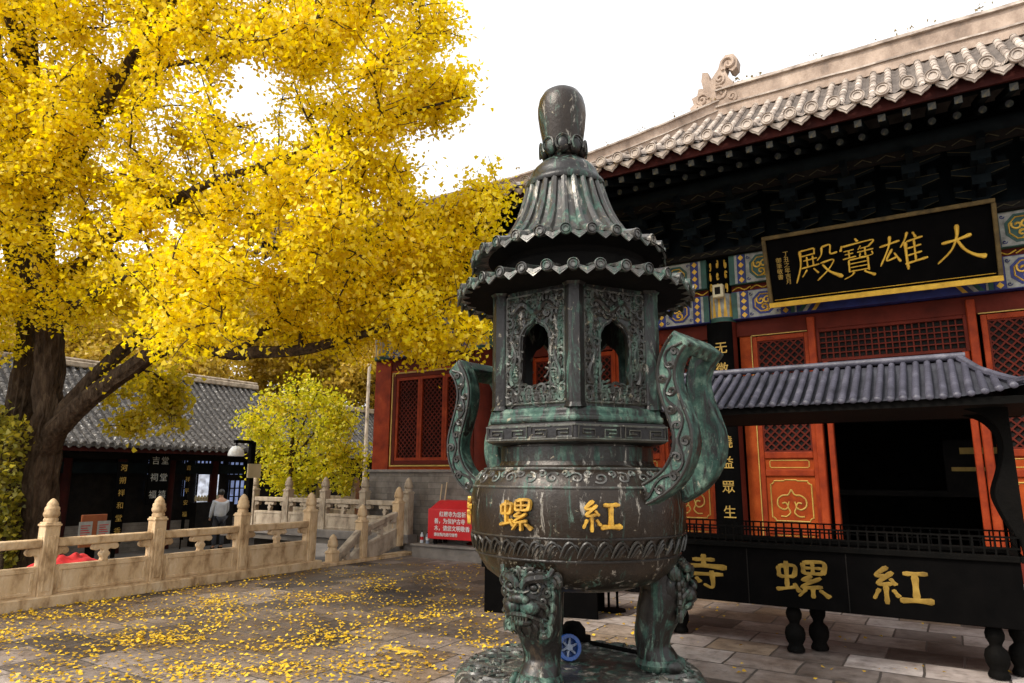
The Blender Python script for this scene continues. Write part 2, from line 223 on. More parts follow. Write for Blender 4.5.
# ------------------------------------------------------------------ mesh helpers
class MB:
    def join(s, *parts):
        """append (other builder, material index) pairs"""
        for o, k in parts:
            b = len(s.v); s.v += o.v; s.f += [tuple(i+b for i in f) for f in o.f]; s.mi += [k]*len(o.f)
        return s
    def __init__(s): s.v = []; s.f = []; s.mi = []; s.M = None; s.mat = 0
    def add(s, vs, fs):
        o = len(s.v)
        if s.M is not None: vs = [s.M @ Vector(p) for p in vs]
        s.v += [tuple(p) for p in vs]; s.f += [tuple(i+o for i in f) for f in fs]; s.mi += [s.mat]*len(fs)
        return s
    def box(s, x0, x1, y0, y1, z0, z1):
        return s.add([(x0,y0,z0),(x1,y0,z0),(x1,y1,z0),(x0,y1,z0),(x0,y0,z1),(x1,y0,z1),(x1,y1,z1),(x0,y1,z1)],
                     [(0,3,2,1),(4,5,6,7),(0,1,5,4),(1,2,6,5),(2,3,7,6),(3,0,4,7)])
    def lathe(s, prof, n=32, c=(0, 0, 0), rf=None, a0=0, a1=None):
        full = a1 is None; a1 = 2*math.pi if full else a1
        k = n if full else n+1; vs = []
        for r, z in prof:
            for i in range(k):
                a = a0+(a1-a0)*i/n; rr = r*(rf(a, z) if rf else 1)
                vs.append((c[0]+rr*math.sin(a), c[1]-rr*math.cos(a), c[2]+z))
        fs = []
        for j in range(len(prof)-1):
            for i in range(n):
                i2 = (i+1) % k
                fs.append((j*k+i, j*k+i2, (j+1)*k+i2, (j+1)*k+i))
        if full:
            if prof[0][0] > 1e-4: fs.append(tuple(reversed(range(k))))
            if prof[-1][0] > 1e-4: fs.append(tuple((len(prof)-1)*k+i for i in range(k)))
        return s.add(vs, fs)
    def tube(s, path, r, n=8, cap=True, flat=1.0):
        P = [Vector(p) for p in path]; m = len(P)
        rs = r if isinstance(r, (list, tuple)) else [r]*m
        vs = []; up = None
        for i in range(m):
            t = (P[min(i+1, m-1)]-P[max(i-1, 0)])
            if t.length < 1e-9: t = Vector((0, 0, 1))
            t.normalize()
            if up is None: up = t.orthogonal().normalized()
            up = (up - t*up.dot(t))
            if up.length < 1e-6: up = t.orthogonal()
            up.normalize(); sd_ = t.cross(up)
            for k in range(n):
                a = 2*math.pi*k/n; vs.append(P[i]+(up*math.cos(a)*flat+sd_*math.sin(a))*rs[i])
        fs = [(i*n+k, i*n+(k+1) % n, (i+1)*n+(k+1) % n, (i+1)*n+k) for i in range(m-1) for k in range(n)]
        if cap: fs += [tuple(reversed(range(n))), tuple((m-1)*n+k for k in range(n))]
        return s.add(vs, fs)
    def prism(s, out, fn, d0, d1):
        """2-D outline mapped by fn(u, v, d), from depth d0 to d1"""
        n = len(out)
        vs = [fn(u, v, d0) for u, v in out]+[fn(u, v, d1) for u, v in out]
        return s.add(vs, [tuple(reversed(range(n))), tuple(range(n, 2*n))]+[(i, (i+1) % n, n+(i+1) % n, n+i) for i in range(n)])
    def sphere(s, c, r, n=12, m=8):
        r = (r, r, r) if not isinstance(r, (tuple, list)) else r
        vs = [(c[0], c[1], c[2]-r[2])]
        for j in range(1, m):
            ph = -math.pi/2+math.pi*j/m
            for i in range(n):
                a = 2*math.pi*i/n; vs.append((c[0]+r[0]*math.cos(ph)*math.cos(a), c[1]+r[1]*math.cos(ph)*math.sin(a), c[2]+r[2]*math.sin(ph)))
        vs.append((c[0], c[1], c[2]+r[2])); e = len(vs)-1
        fs = [(0, 1+(i+1) % n, 1+i) for i in range(n)]
        for j in range(m-2):
            for i in range(n): fs.append((1+j*n+i, 1+j*n+(i+1) % n, 1+(j+1)*n+(i+1) % n, 1+(j+1)*n+i))
        fs += [(e, 1+(m-2)*n+i, 1+(m-2)*n+(i+1) % n) for i in range(n)]
        return s.add(vs, fs)
    def build(s, name, mats, parent=None, smooth=False, bevel=0, angle=40, seg=1):
        me = bpy.data.meshes.new(name); me.from_pydata(s.v, [], s.f)
        mats = mats if isinstance(mats, list) else [mats]
        for m in mats: me.materials.append(M[m] if isinstance(m, str) else m)
        if len(mats) > 1: me.polygons.foreach_set('material_index', s.mi)
        if smooth:
            me.shade_smooth()
            try: me.set_sharp_from_angle(angle=R(angle))
            except Exception: pass
        me.update()
        o = bpy.data.objects.new(name, me); COL.objects.link(o); o.parent = parent
        if bevel:
            b = o.modifiers.new('bevel', 'BEVEL'); b.width = bevel; b.segments = seg; b.limit_method = 'ANGLE'; b.angle_limit = R(40)
        return o
def B(*a): return MB().box(*a)
def empty(name, loc=(0, 0, 0), rz=0):
    o = bpy.data.objects.new(name, None); COL.objects.link(o); o.location = loc; o.rotation_euler = (0, 0, rz); o.empty_display_size = .2; return o
def tag(o, label=None, cat=None, group=None, kind=None):
    if label: o['label'] = label
    if cat: o['category'] = cat
    if group: o['group'] = group
    if kind: o['kind'] = kind
    return o
def kids(o): return [c for c in bpy.data.objects if c.parent == o]
def copy_tree(o, parent=None):
    c = o.copy(); COL.objects.link(c); c.parent = parent
    for ch in kids(o): copy_tree(ch, c)
    return c
def place(o, loc=None, rz=None):
    if loc is not None: o.location = loc
    if rz is not None: o.rotation_euler = (0, 0, rz)
    return o
def catmull(P, k=6):
    P = [np.array(p, float) for p in P]
    if len(P) == 2: return [P[0]+(P[1]-P[0])*i/k for i in range(k+1)]
    Q = [2*P[0]-P[1]]+P+[2*P[-1]-P[-2]]; out = []
    for i in range(1, len(Q)-2):
        for j in range(k):
            t = j/k; a, b, c, d = Q[i-1:i+3]
            out.append(.5*((2*b)+(c-a)*t+(2*a-5*b+4*c-d)*t*t+(3*b-a-3*c+d)*t**3))
    out.append(P[-1]); return out
def interp(tab, x):
    xs = [p[0] for p in tab]; return float(np.interp(x, xs, [p[1] for p in tab]))
def spiral(cx, cy, r, turns, a0, dr=1, n=22):
    return [(cx+r*(1-.85*i/n)*math.cos(a0+dr*2*math.pi*turns*i/n), cy+r*(1-.85*i/n)*math.sin(a0+dr*2*math.pi*turns*i/n)) for i in range(n+1)]
def scroll_relief(mb, w, h, r, fn, tr, rg, gap=1.7, inside=None, n=5):
    """carved S-scrolls spread over a w x h panel; fn(u, v, d) -> point"""
    ny = max(1, round(h/(r*gap))); nx = max(1, round(w/(r*gap)))
    for j in range(ny):
        for i in range(nx):
            cx = -w/2+w*(i+.5)/nx+rg.uniform(-.2, .2)*r; cy = -h/2+h*(j+.5)/ny+rg.uniform(-.2, .2)*r
            if inside and not inside(cx, cy): continue
            d = 1 if (i+j) % 2 else -1; a = rg.uniform(0, 6.28)
            p = spiral(cx, cy, r*rg.uniform(.75, 1.0), rg.uniform(1.1, 1.6), a, d)
            tail = [(p[0][0]+r*1.0*math.cos(a+d*-1.2), p[0][1]+r*1.0*math.sin(a+d*-1.2)), (p[0][0]+r*.5*math.cos(a+d*-1.4), p[0][1]+r*.5*math.sin(a+d*-1.4))]
            p = tail+p
            rr = [tr*(.5+.5*math.sin(math.pi*min(1, (k+1)/len(p)*1.0)))*1.1 for k in range(len(p))]
            mb.tube([fn(u, v, 0) for u, v in p], rr, n)

# brush strokes: each (points, start width, end width), 100 x 100 box, y down
CH = {
'大': [([(20,46),(48,41),(74,33)],8,10), ([(50,6),(48,34),(36,64),(10,92)],10,4), ([(48,42),(60,66),(78,82),(96,88)],6,13)],
'雄': [([(6,32),(46,22)],7,7), ([(28,8),(23,36),(4,80)],8,4), ([(30,40),(17,67),(40,60)],6,6), ([(33,50),(44,74)],5,8),
      ([(62,4),(56,22),(46,40)],7,4), ([(56,28),(56,60),(57,96)],9,7), ([(72,6),(77,20)],6,8), ([(58,28),(90,20)],6,7), ([(58,45),(86,39)],6,6), ([(58,62),(86,56)],6,6), ([(52,82),(96,72)],7,8), ([(73,24),(73,78)],6,6)],
'寶': [([(48,0),(53,9)],6,8), ([(20,14),(16,28)],6,7), ([(20,17),(50,13),(84,10),(74,24)],6,5), ([(22,30),(44,27)],4,4), ([(24,38),(42,36)],4,4), ([(19,49),(47,45)],5,5), ([(33,28),(33,47)],5,5),
      ([(58,20),(52,30)],4,3), ([(56,27),(76,24)],4,4), ([(50,36),(83,32)],5,5), ([(66,25),(66,46)],5,5), ([(56,39),(56,48),(79,46),(79,37)],4,4),
      ([(31,53),(30,84)],6,5), ([(31,53),(69,49)],5,6), ([(70,49),(70,84)],6,6), ([(33,63),(68,60)],4,4), ([(33,72),(68,70)],4,4), ([(31,82),(69,80)],5,5), ([(40,84),(34,92),(18,100)],6,3), ([(60,84),(68,90),(82,98)],5,9)],
'殿': [([(14,12),(46,8)],6,6), ([(46,8),(45,24)],6,5), ([(14,26),(46,22)],5,5), ([(14,11),(13,50),(0,94)],8,4), ([(20,38),(50,34)],5,5), ([(28,28),(28,54)],5,5), ([(41,27),(41,53)],5,5), ([(14,57),(54,51)],6,6), ([(26,62),(14,80)],6,3), ([(40,60),(50,74)],4,7),
      ([(62,10),(60,28),(50,42)],7,3), ([(62,9),(80,6),(79,28),(94,27)],6,6), ([(56,50),(84,45),(72,68),(46,94)],6,4), ([(60,54),(74,74),(100,92)],5,12)],
'紅': [([(30,4),(10,26),(26,27)],9,8), ([(38,16),(12,46),(36,45)],9,8), ([(33,32),(42,48)],7,9), ([(25,48),(25,94)],9,8), ([(14,58),(4,84)],8,6), ([(36,58),(46,76)],7,9), ([(54,18),(94,16)],10,10), ([(73,18),(73,80)],11,11), ([(46,82),(72,80),(100,80)],11,13)],
'螺': [([(8,20),(9,48)],9,8), ([(8,20),(38,18),(37,46)],9,8), ([(9,47),(38,45)],8,8), ([(23,6),(23,76)],10,8), ([(2,80),(22,76),(42,70)],9,7), ([(36,62),(46,84)],7,10), ([(54,8),(55,36)],9,8), ([(54,7),(92,6),(90,36)],9,9), ([(54,21),(90,20)],7,7), ([(55,35),(90,34)],8,8), ([(72,7),(72,35)],7,7),
      ([(70,40),(52,52),(74,53)],8,7), ([(86,44),(50,70),(88,67)],8,8), ([(70,68),(70,96)],9,8), ([(58,74),(44,94)],8,5), ([(82,74),(100,92)],7,11)],
'寺': [([(26,18),(74,16)],10,10), ([(50,2),(50,34)],11,10), ([(2,38),(50,34),(98,36)],11,13), ([(12,58),(90,55)],10,10), ([(66,46),(67,90),(48,84)],11,6), ([(32,66),(42,80)],8,11)],
}
def strokes(mb, ch, size, fn, t=.012, wk=1.0):
    for si, (pts, w0, w1) in enumerate(CH[ch]):
        P = catmull(pts, 6); m = len(P); vs = []
        for i, p in enumerate(P):
            d = P[min(i+1, m-1)]-P[max(i-1, 0)]; d = d/(np.linalg.norm(d)+1e-9); nrm = np.array([-d[1], d[0]])
            q = i/(m-1); wd = (w0+(w1-w0)*q)*.5*wk*(.72+.42*abs(2*q-1)**1.5)
            if i == 0 or i == m-1: wd *= .55
            for sgn, hh in ((-1, 0), (-.55, 1), (.55, 1), (1, 0)):
                x = ((p+nrm*wd*sgn)[0]/100-.5)*size; y = (.5-(p+nrm*wd*sgn)[1]/100)*size
                vs.append(fn(x, y, hh*t+si*.0006))
        fs = []
        for i in range(m-1):
            for k in range(3): fs.append((i*4+k, i*4+k+1, i*4+k+5, i*4+k+4))
        fs += [(0, 1, 2, 3), tuple((m-1)*4+k for k in (3, 2, 1, 0))]
        mb.add(vs, fs)
    return mb
def text(name, s, size, mat, parent, loc, rot, ext=.004, align='CENTER', thick=0.0):
    c = bpy.data.curves.new(name, 'FONT'); c.body = s; c.size = size; c.extrude = ext; c.align_x = align; c.align_y = 'CENTER'; c.offset = thick
    o = bpy.data.objects.new(name, c); COL.objects.link(o); bpy.context.view_layer.update()
    me = bpy.data.meshes.new_from_object(o.evaluated_get(bpy.context.evaluated_depsgraph_get())); bpy.data.objects.remove(o)
    me.name = name; me.materials.clear(); me.materials.append(M[mat])
    o = bpy.data.objects.new(name, me); COL.objects.link(o); o.parent = parent; o.location = loc; o.rotation_euler = rot; return o
def fast_mesh(name, V, F, mat, parent=None, smooth=False):
    """V (n,3) and F (m,4) numpy arrays -> object"""
    me = bpy.data.meshes.new(name); k = F.shape[1]
    me.vertices.add(len(V)); me.vertices.foreach_set('co', V.astype(np.float32).ravel())
    me.loops.add(F.size); me.loops.foreach_set('vertex_index', F.astype(np.int32).ravel())
    me.polygons.add(len(F)); me.polygons.foreach_set('loop_start', np.arange(0, F.size, k, dtype=np.int32))
    me.materials.append(M[mat]); me.update(calc_edges=True); me.validate()
    o = bpy.data.objects.new(name, me); COL.objects.link(o); o.parent = parent; return o
def leaf_quads(Pc, size, up=.25, flat=False):
    """fan-shaped leaf (stalk point, two wings, notched rim) at each centre"""
    n = len(Pc); a = nrg.normal(size=(n, 3)); a[:, 2] += up
    if flat: a = nrg.normal(size=(n, 3))*[.28, .28, .05]+[0, 0, 1]
    a /= np.linalg.norm(a, axis=1)[:, None]
    b = nrg.normal(size=(n, 3)); b -= a*(a*b).sum(1)[:, None]; b /= np.linalg.norm(b, axis=1)[:, None]
    c = np.cross(a, b); s = (size*nrg.uniform(.65, 1.25, n))[:, None]; k = nrg.uniform(-.18, .22, n)[:, None]
    V = np.stack([Pc-b*s*.5, Pc+b*s*.18-c*s*.58+a*s*k, Pc+b*s*.40, Pc+b*s*.18+c*s*.58+a*s*k], 1)
    return V.reshape(-1, 3), np.arange(4*n).reshape(n, 4)
# ------------------------------------------------------------------ the setting
tag(B(-160, 160, -120, 200, -1.2, -.65).build('lower_ground', 'yard'), kind='structure')
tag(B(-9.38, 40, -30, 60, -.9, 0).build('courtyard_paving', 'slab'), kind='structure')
pf = MB(); pf.box(-8.9, 9, 10.62, 24, -.02, .20); pf.box(-11.4, -8.9, 11.02, 24, -.7, .20)
pf.box(-8.93, 9, 10.59, 10.95, .203, .25); tag(pf.build('hall_platform', 'stone', bevel=.012), kind='structure')
# hill behind
hv = []; hf = []; nx, ny = 30, 12
for j in range(ny+1):
    for i in range(nx+1):
        x = -110+i*110/nx; y = 26+j*70/ny
        x, y = x*1.0, y-(x+20)*.25
        hv.append((x, y, -.7+13*(1-math.exp(-max(0, j-.3)*.30))*(.8+.25*math.sin(i*1.1)+.12*math.sin(i*2.7+j))))
for j in range(ny):
    for i in range(nx): a = j*(nx+1)+i; hf.append((a, a+1, a+nx+2, a+nx+1))
mb = MB(); mb.add(hv, hf); tag(mb.build('hillside', 'hill', smooth=True), kind='structure')
# worn yellow stripe painted on the paving
p = [onz(378, 648), onz(386, 645), onz(424, 653), onz(414, 656)]
mb = MB(); mb.add([(q.x, q.y, .004) for q in p], [(0, 3, 2, 1)]); tag(mb.build('painted_stripe', 'yellow_paint'), kind='structure')

# ------------------------------------------------------------------ the great hall
hall = empty('temple_hall', (-.55, 11.3, .2))
tag(hall, 'large red temple hall with grey tiled roof, painted beams and latticed doors', 'temple')
HX, HY, HZ = -.55, 11.3, .2
def hb(name, mb, mat, parent=None, **k):
    if parent is None or parent is hall:
        for i, v in enumerate(mb.v): mb.v[i] = (v[0]-HX, v[1]-HY, v[2]-HZ)
        return mb.build(name, mat, hall, **k)
    for i, v in enumerate(mb.v): mb.v[i] = (v[0]-HX, v[1]-HY, v[2]-HZ)
    return mb.build(name, mat, parent, **k)
XR = 6.8                                                     # right end that is built
COLX = [-10.45, -7.7, -2.9, 1.9, 6.7]
# columns
cprof = [(.0, 0), (.30, 0), (.32, .06), (.25, .10), (.215, .13), (.205, 2.0), (.20, 4.92)]
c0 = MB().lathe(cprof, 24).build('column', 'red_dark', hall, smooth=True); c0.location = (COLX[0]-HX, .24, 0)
for x in COLX[1:]:
    c = c0.copy(); COL.objects.link(c); c.location = (x-HX, 0, 0)
# walls
hb('end_wall', B(-10.66, -10.45, 11.36, 20, .2, 5.0), 'red_orange')
hb('end_wall', B(XR, XR+.2, 11.36, 20, .2, 5.0), 'red_orange')
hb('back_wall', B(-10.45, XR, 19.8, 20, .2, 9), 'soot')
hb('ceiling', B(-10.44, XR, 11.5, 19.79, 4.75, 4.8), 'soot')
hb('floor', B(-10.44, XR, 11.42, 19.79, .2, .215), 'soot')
hb('front_wall', MB().box(-10.655, -10.2, 11.28, 11.36, 1.65, 4.05), 'red')
hb('sill_wall', MB().box(-10.64, -7.8, 11.20, 11.44, .2, 1.60), 'brick')
hb('sill_cap', MB().box(-10.67, -7.8, 11.16, 11.46, 1.60, 1.66), 'stone', bevel=.01)
# lintel band of red boards with mid rail
mb = MB()
for x0, x1 in zip(COLX[:-1], COLX[1:]): mb.box(x0+.2, x1-.2, 11.30, 11.40, 3.80, 4.06)
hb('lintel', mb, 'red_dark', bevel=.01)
mb = MB()
for x0, x1 in zip(COLX[1:-1], COLX[2:]): mb.box(x0+.2, x1-.2, 11.24, 11.46, .2, .55)
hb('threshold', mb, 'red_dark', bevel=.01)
def grid_bars(mb, x0, x1, z0, z1, nx, nz, y, t, d):
    for i in range(1, nx): x = x0+(x1-x0)*i/nx; mb.box(x-t/2, x+t/2, y, y+d, z0, z1)
    for j in range(1, nz): z = z0+(z1-z0)*j/nz; mb.box(x0, x1, y+.002, y+d-.002, z-t/2, z+t/2)
def diamond_bars(mb, x0, x1, z0, z1, s, y, t, d):
    """crossing diagonal bars clipped to the rectangle"""
    W, H = x1-x0, z1-z0
    for sg in (1, -1):
        k = -H
        while k < W:
            a, b = max(0, k), min(W, k+H)
            if b-a > .02:
                za, zb = a-k, b-k
                pa, pb = (x0+a, z0+za), (x0+b, z0+zb)
                if sg < 0: pa, pb = (x0+a, z1-za), (x0+b, z1-zb)
                dx, dz = pb[0]-pa[0], pb[1]-pa[1]; l = math.hypot(dx, dz); nxx, nzz = -dz/l*t/2, dx/l*t/2
                o = [(pa[0]+nxx, pa[1]+nzz), (pa[0]-nxx, pa[1]-nzz), (pb[0]-nxx, pb[1]-nzz), (pb[0]+nxx, pb[1]+nzz)]
                yy = y+(.003 if sg > 0 else 0)
                mb.prism(o, lambda u, v, q: (u, q, v), yy, yy+d)
            k += s
def frame(mb, x0, x1, z0, z1, y0, y1, t):
    mb.box(x0, x0+t, y0, y1, z0, z1); mb.box(x1-t, x1, y0, y1, z0, z1); mb.box(x0+t, x1-t, y0+.002, y1-.002, z0, z0+t); mb.box(x0+t, x1-t, y0+.002, y1-.002, z1-t, z1)
# one door leaf, local x 0..W, z from its foot
def door_leaf(W=.86, H=3.22):
    root_mb = MB(); t = .075
    root_mb.box(0, t, 0, .07, 0, H); root_mb.box(W-t, W, 0, .07, 0, H)
    zs = [0, .12, .20, .92, 1.03, 1.18, 1.28, H-.07]
    for z0, z1 in ((0, .06), (.14, .24), (1.00, 1.10), (1.27, 1.37), (H-.08, H)): root_mb.box(t, W-t, .004, .066, z0, z1)
    leaf = root_mb.build('door_leaf', 'red', hall, bevel=.012, seg=2)
    mb = MB(); mb.box(t, W-t, .035, .05, .06, 1.27); mb.build('panel', 'red_orange', leaf)
    mb = MB(); diamond_bars(mb, t, W-t, 1.37, H-.08, .125, .022, .022, .02); frame(mb, t, W-t, 1.37, H-.08, .018, .05, .022); mb.build('lattice', 'red_dark', leaf)
    MB().box(t, W-t, .052, .056, 1.37, H-.08).build('backing', 'soot', leaf)
    g = MB(); f3 = lambda u, v: (u, .034, v)
    def loop(pts, r=.010): g.tube([f3(*p) for p in pts+[pts[0]]], r, 6, False)
    x0, x1 = t+.07, W-t-.07
    loop([(x0, 1.145), (x0+.02, 1.13), (x1-.02, 1.13), (x1, 1.145), (x1, 1.225), (x1-.02, 1.24), (x0+.02, 1.24), (x0, 1.225)], .008)
    # notched square moulding
    a = .05; X0, X1, Z0, Z1 = x0-.01, x1+.01, .33, .93
    loop([(X0+a, Z0), (X0+a, Z0+.02), (X0+.02, Z0+a), (X0, Z0+a), (X0, Z1-a), (X0+.02, Z1-a), (X0+a, Z1-.02), (X0+a, Z1), ((X0+X1)/2-.1, Z1), ((X0+X1)/2-.08, Z1+.015), ((X0+X1)/2+.08, Z1+.015), ((X0+X1)/2+.1, Z1), (X1-a, Z1), (X1-a, Z1-.02), (X1-.02, Z1-a), (X1, Z1-a), (X1, Z0+a), (X1-.02, Z0+a), (X1-a, Z0+.02), (X1-a, Z0)], .011)
    # cloud-shaped ruyi motif
    cx, cz = W/2, .60
    for s in (-1, 1):
        pts = [(cx, cz+.20), (cx+s*.05, cz+.12), (cx+s*.13, cz+.11), (cx+s*.20, cz+.05), (cx+s*.20, cz-.05), (cx+s*.12, cz-.10), (cx+s*.06, cz-.06), (cx+s*.09, cz+.0), (cx+s*.14, cz-.01)]
        g.tube([f3(*p) for p in catmull(pts, 5)], .013, 6)
        pts = [(cx+s*.04, cz+.02), (cx+s*.06, cz-.06), (cx+s*.03, cz-.14), (cx+s*.09, cz-.2), (cx+s*.17, cz-.2)]
        g.tube([f3(*p) for p in catmull(pts, 5)], .012, 6)
    loop([(x0, .085), (x1, .085), (x1, .115), (x0, .115)], .006)
    g.build('gold_moulding', 'gold_dull', leaf, smooth=True); return leaf
leaf0 = door_leaf()
def put_leaf(x, first=[True]):
    l = leaf0 if first[0] else copy_tree(leaf0, hall); first[0] = False
    l.location = (x-HX, 11.30-HY, .56-HZ); return l
# central bay: two fixed leaves, posts, opening with open doors folded inward, transom
put_leaf(-2.46); put_leaf(.62)
for x in (-1.555, .52): hb('door_post', B(x-.055, x+.055, 11.22, 11.42, .55, 4.0), 'red', bevel=.012)
hb('door_post', B(-1.44, -1.36, 11.27, 11.40, .55, 3.28), 'red', bevel=.01); hb('door_post', B(.36, .45, 11.27, 11.40, .55, 3.28), 'red', bevel=.01)
tr = MB(); frame(tr, -1.5, .465, 3.28, 3.80, 11.28, 11.36, .05); tr = hb('transom', tr, 'red_dark', bevel=.006)
mb = MB(); grid_bars(mb, -1.45, .415, 3.33, 3.75, 21, 5, 11.30, .018, .02); hb('lattice', mb, 'red_dark', tr)
hb('backing', B(-1.45, .415, 11.335, 11.34, 3.33, 3.75), 'soot', tr)
for x in (-2.66, 1.60): hb('jamb_board', B(x, x+.20, 11.33, 11.40, .55, 3.80), 'red_orange')
for x in (-2.475, 1.595): hb('gold_line', B(x-.008, x+.008, 11.318, 11.328, .56, 3.80), 'gold_dull')
hb('gold_line', B(-2.46, -1.62, 11.29, 11.3, 3.79, 3.805), 'gold_dull'); hb('gold_line', B(.60, 1.6, 11.29, 11.3, 3.79, 3.805), 'gold_dull')
# the other bays of doors
for bx0, bx1 in ((-7.7, -2.9), (1.9, 6.7)):
    n = 5; wbay = (bx1-bx0-.5)/n
    for i in range(n): put_leaf(bx0+.25+i*wbay+(wbay-.86)/2)
    for i in range(n+1): hb('door_post', B(bx0+.25+i*wbay-.02, bx0+.25+i*wbay+.02, 11.26, 11.40, .55, 3.80), 'red')
# window of the end bay
wf = MB(); frame(wf, -10.12, -7.95, 1.76, 3.72, 11.28, 11.40, .09); wf = hb('window', wf, 'red_dark', bevel=.01)
mb = MB()
for i in range(3):
    x0 = -10.03+i*.665; frame(mb, x0, x0+.66, 1.85, 3.63, 11.29, 11.38, .06)
hb('sash', mb, 'red', wf)
mb = MB()
for i in range(3):
    x0 = -10.03+i*.665+.06; diamond_bars(mb, x0, x0+.54, 1.91, 3.57, .115, 11.315, .022, .02)
hb('lattice', mb, 'red_dark', wf)
hb('backing', B(-10.03, -8.03, 11.352, 11.358, 1.85, 3.63), 'soot', wf)
mb = MB(); frame(mb, -10.155, -7.9, 1.725, 3.755, 11.275, 11.30, .03); hb('gold_moulding', mb, 'gold_dull', wf)
hb('front_wall', MB().box(-10.2, -7.9, 11.31, 11.40, 1.66, 1.76).box(-10.2, -7.9, 11.31, 11.40, 3.72, 3.80), 'red_orange')
# painted beams: patterned ends, blue middle
def medallion(mb, x, z, rx, rz, y, k=0):
    mb.mat = k
    mb.prism([(x+rx*math.cos(math.pi/8+i*math.pi/4)*1.08, z+rz*math.sin(math.pi/8+i*math.pi/4)*1.08) for i in range(8)], lambda u, v, d: (u, d, v), y, y-.006)
def beam(x0, x1, z0, z1, ya, upper):
    core = B(x0, x1, ya, ya+.3, z0, z1)
    h = z1-z0; zc = (z0+z1)/2; y = ya-.004
    wp, bl, gn, gd, ca = MB(), MB(), MB(), MB(), MB()
    g3 = lambda u, v: (u, y-.012, v)
    for s, xe in ((1, x0), (-1, x1)):
        X = lambda a, b: (min(xe+s*a, xe+s*b), max(xe+s*a, xe+s*b))
        gn.box(*X(0, .09), y-.004, y+.003, z0+.01, z1-.01)
        wp.box(*X(.09, .13), y-.006, y+.003, z0+.01, z1-.01)
        for a in (.13, .76):
            bl.box(*X(a, a+.13), y-.005, y+.003, z0+.01, z1-.01)
            for k in range(4):
                zz = z0+h*(k+.5)/4; q = h*.10; cx = xe+s*(a+.065)
                gd.prism([(cx-.045, zz), (cx, zz-q), (cx+.045, zz), (cx, zz+q)], lambda u, v, d: (u, d, v), y-.009, y-.005)
        wp.box(*X(.27, .75), y-.003, y+.003, z0+.01, z1-.01)
        cx = xe+s*.51
        medallion(bl if not upper else gn, cx, zc, .185, h*.40, y-.004)
        pts = [(cx+.15*math.cos(a*math.pi/4+.39), zc+h*.33*math.sin(a*math.pi/4+.39)) for a in range(9)]
        gd.tube([g3(*p) for p in pts], .010, 5)
        for q in range(3):
            a0 = q*2.1+.5
            gd.tube([g3(u, v) for u, v in spiral(cx+.055*math.cos(a0), zc+h*.16*math.sin(a0), .068, 1.1, a0, 1, 14)], .017, 5)
        for sx in (-1, 1):
            for sz in (-1, 1): ca.tube([g3(u, v) for u, v in spiral(cx+sx*.205, zc+sz*h*.36, .032, 1, 0, sx, 8)], .007, 4)
        gn.box(*X(.90, .96), y-.004, y+.003, z0+.01, z1-.01); wp.box(*X(.96, .985), y-.006, y+.003, z0+.01, z1-.01)
        # pointed band running into the blue middle
        for k, (mbk, a) in enumerate(((gn, 1.0), (wp, 1.07), (bl, 1.14), (gd, 1.2))):
            mbk.prism([(xe+s*a, z0+.012), (xe+s*(a+.06), z0+.012), (xe+s*(a+.22), zc), (xe+s*(a+.06), z1-.012), (xe+s*a, z1-.012), (xe+s*(a+.16), zc)], lambda u, v, d: (u, d, v), y-.003-.0012*k, y+.003)
        for q in range(3):
            gd.tube([g3(u, v) for u, v in spiral(xe+s*(1.6+q*.16), zc+(q % 2-.5)*h*.25, .075, 1.2, q, s, 14)], .010, 5)
    return hb('beam', MB().join((core, 0), (wp, 1), (bl, 2), (gn, 3), (gd, 4), (ca, 2)), ['green' if upper else 'blue', 'white_paint', 'blue', 'green', 'gold'])
for x0, x1 in zip(COLX[:-1], COLX[1:]):
    beam(x0+.19, x1-.19, 4.07, 4.53, 11.16, False)
    beam(x0+.19, x1-.19, 4.64, 5.14, 11.10, True)
    fb = B(x0+.19, x1-.19, 11.2, 11.3, 4.53, 4.64)
    mb = MB(); k = int((x1-x0)/.32)
    for i in range(k):
        xx = x0+.35+i*(x1-x0-.7)/max(1, k-1); mb.tube([(u, 11.192, v) for u, v in catmull([(xx-.15, 4.56), (xx-.05, 4.61), (xx+.05, 4.56), (xx+.15, 4.61)], 4)], .010, 5)
    hb('filler_board', MB().join((fb, 0), (mb, 1)), ['red_dark', 'gold'])
# painted head of the columns: bands over the lacquer
hd = []
for i, x in enumerate(COLX):
    b1 = MB().lathe([(.207, 4.05), (.207, 4.12)], 24, (x, HY, 0)); b2 = MB().lathe([(.206, 4.12), (.206, 4.52)], 24, (x, HY, 0)); b3 = MB().lathe([(.208, 4.53), (.208, 5.12)], 24, (x, HY, 0))
    a = MB(); fn = lambda u, v, d: (x+(.208+d)*math.sin(u), HY-(.208+d)*math.cos(u), v)
    for k in range(14):
        th = k*2*math.pi/14; a.prism([(th-.15, 4.13), (th+.15, 4.13), (th+.02, 4.5), (th-.02, 4.5)], fn, 0, .003)
    for k in range(10):
        th = k*2*math.pi/10
        for zz in (4.63, 4.83, 5.02):
            a.tube([(x+.214*math.sin(th+u), HY-.214*math.cos(th+u), zz+v) for u, v in spiral(0, 0, .09 if k % 2 else .08, 1.1, k+zz*9, 1 if k % 2 else -1, 12)], .013, 5)
    hb('painted_head', MB().join((b1, 0), (b2, 1), (b3, 2), (a, 3)), ['green', 'white_paint', 'black', 'gold'], smooth=True)
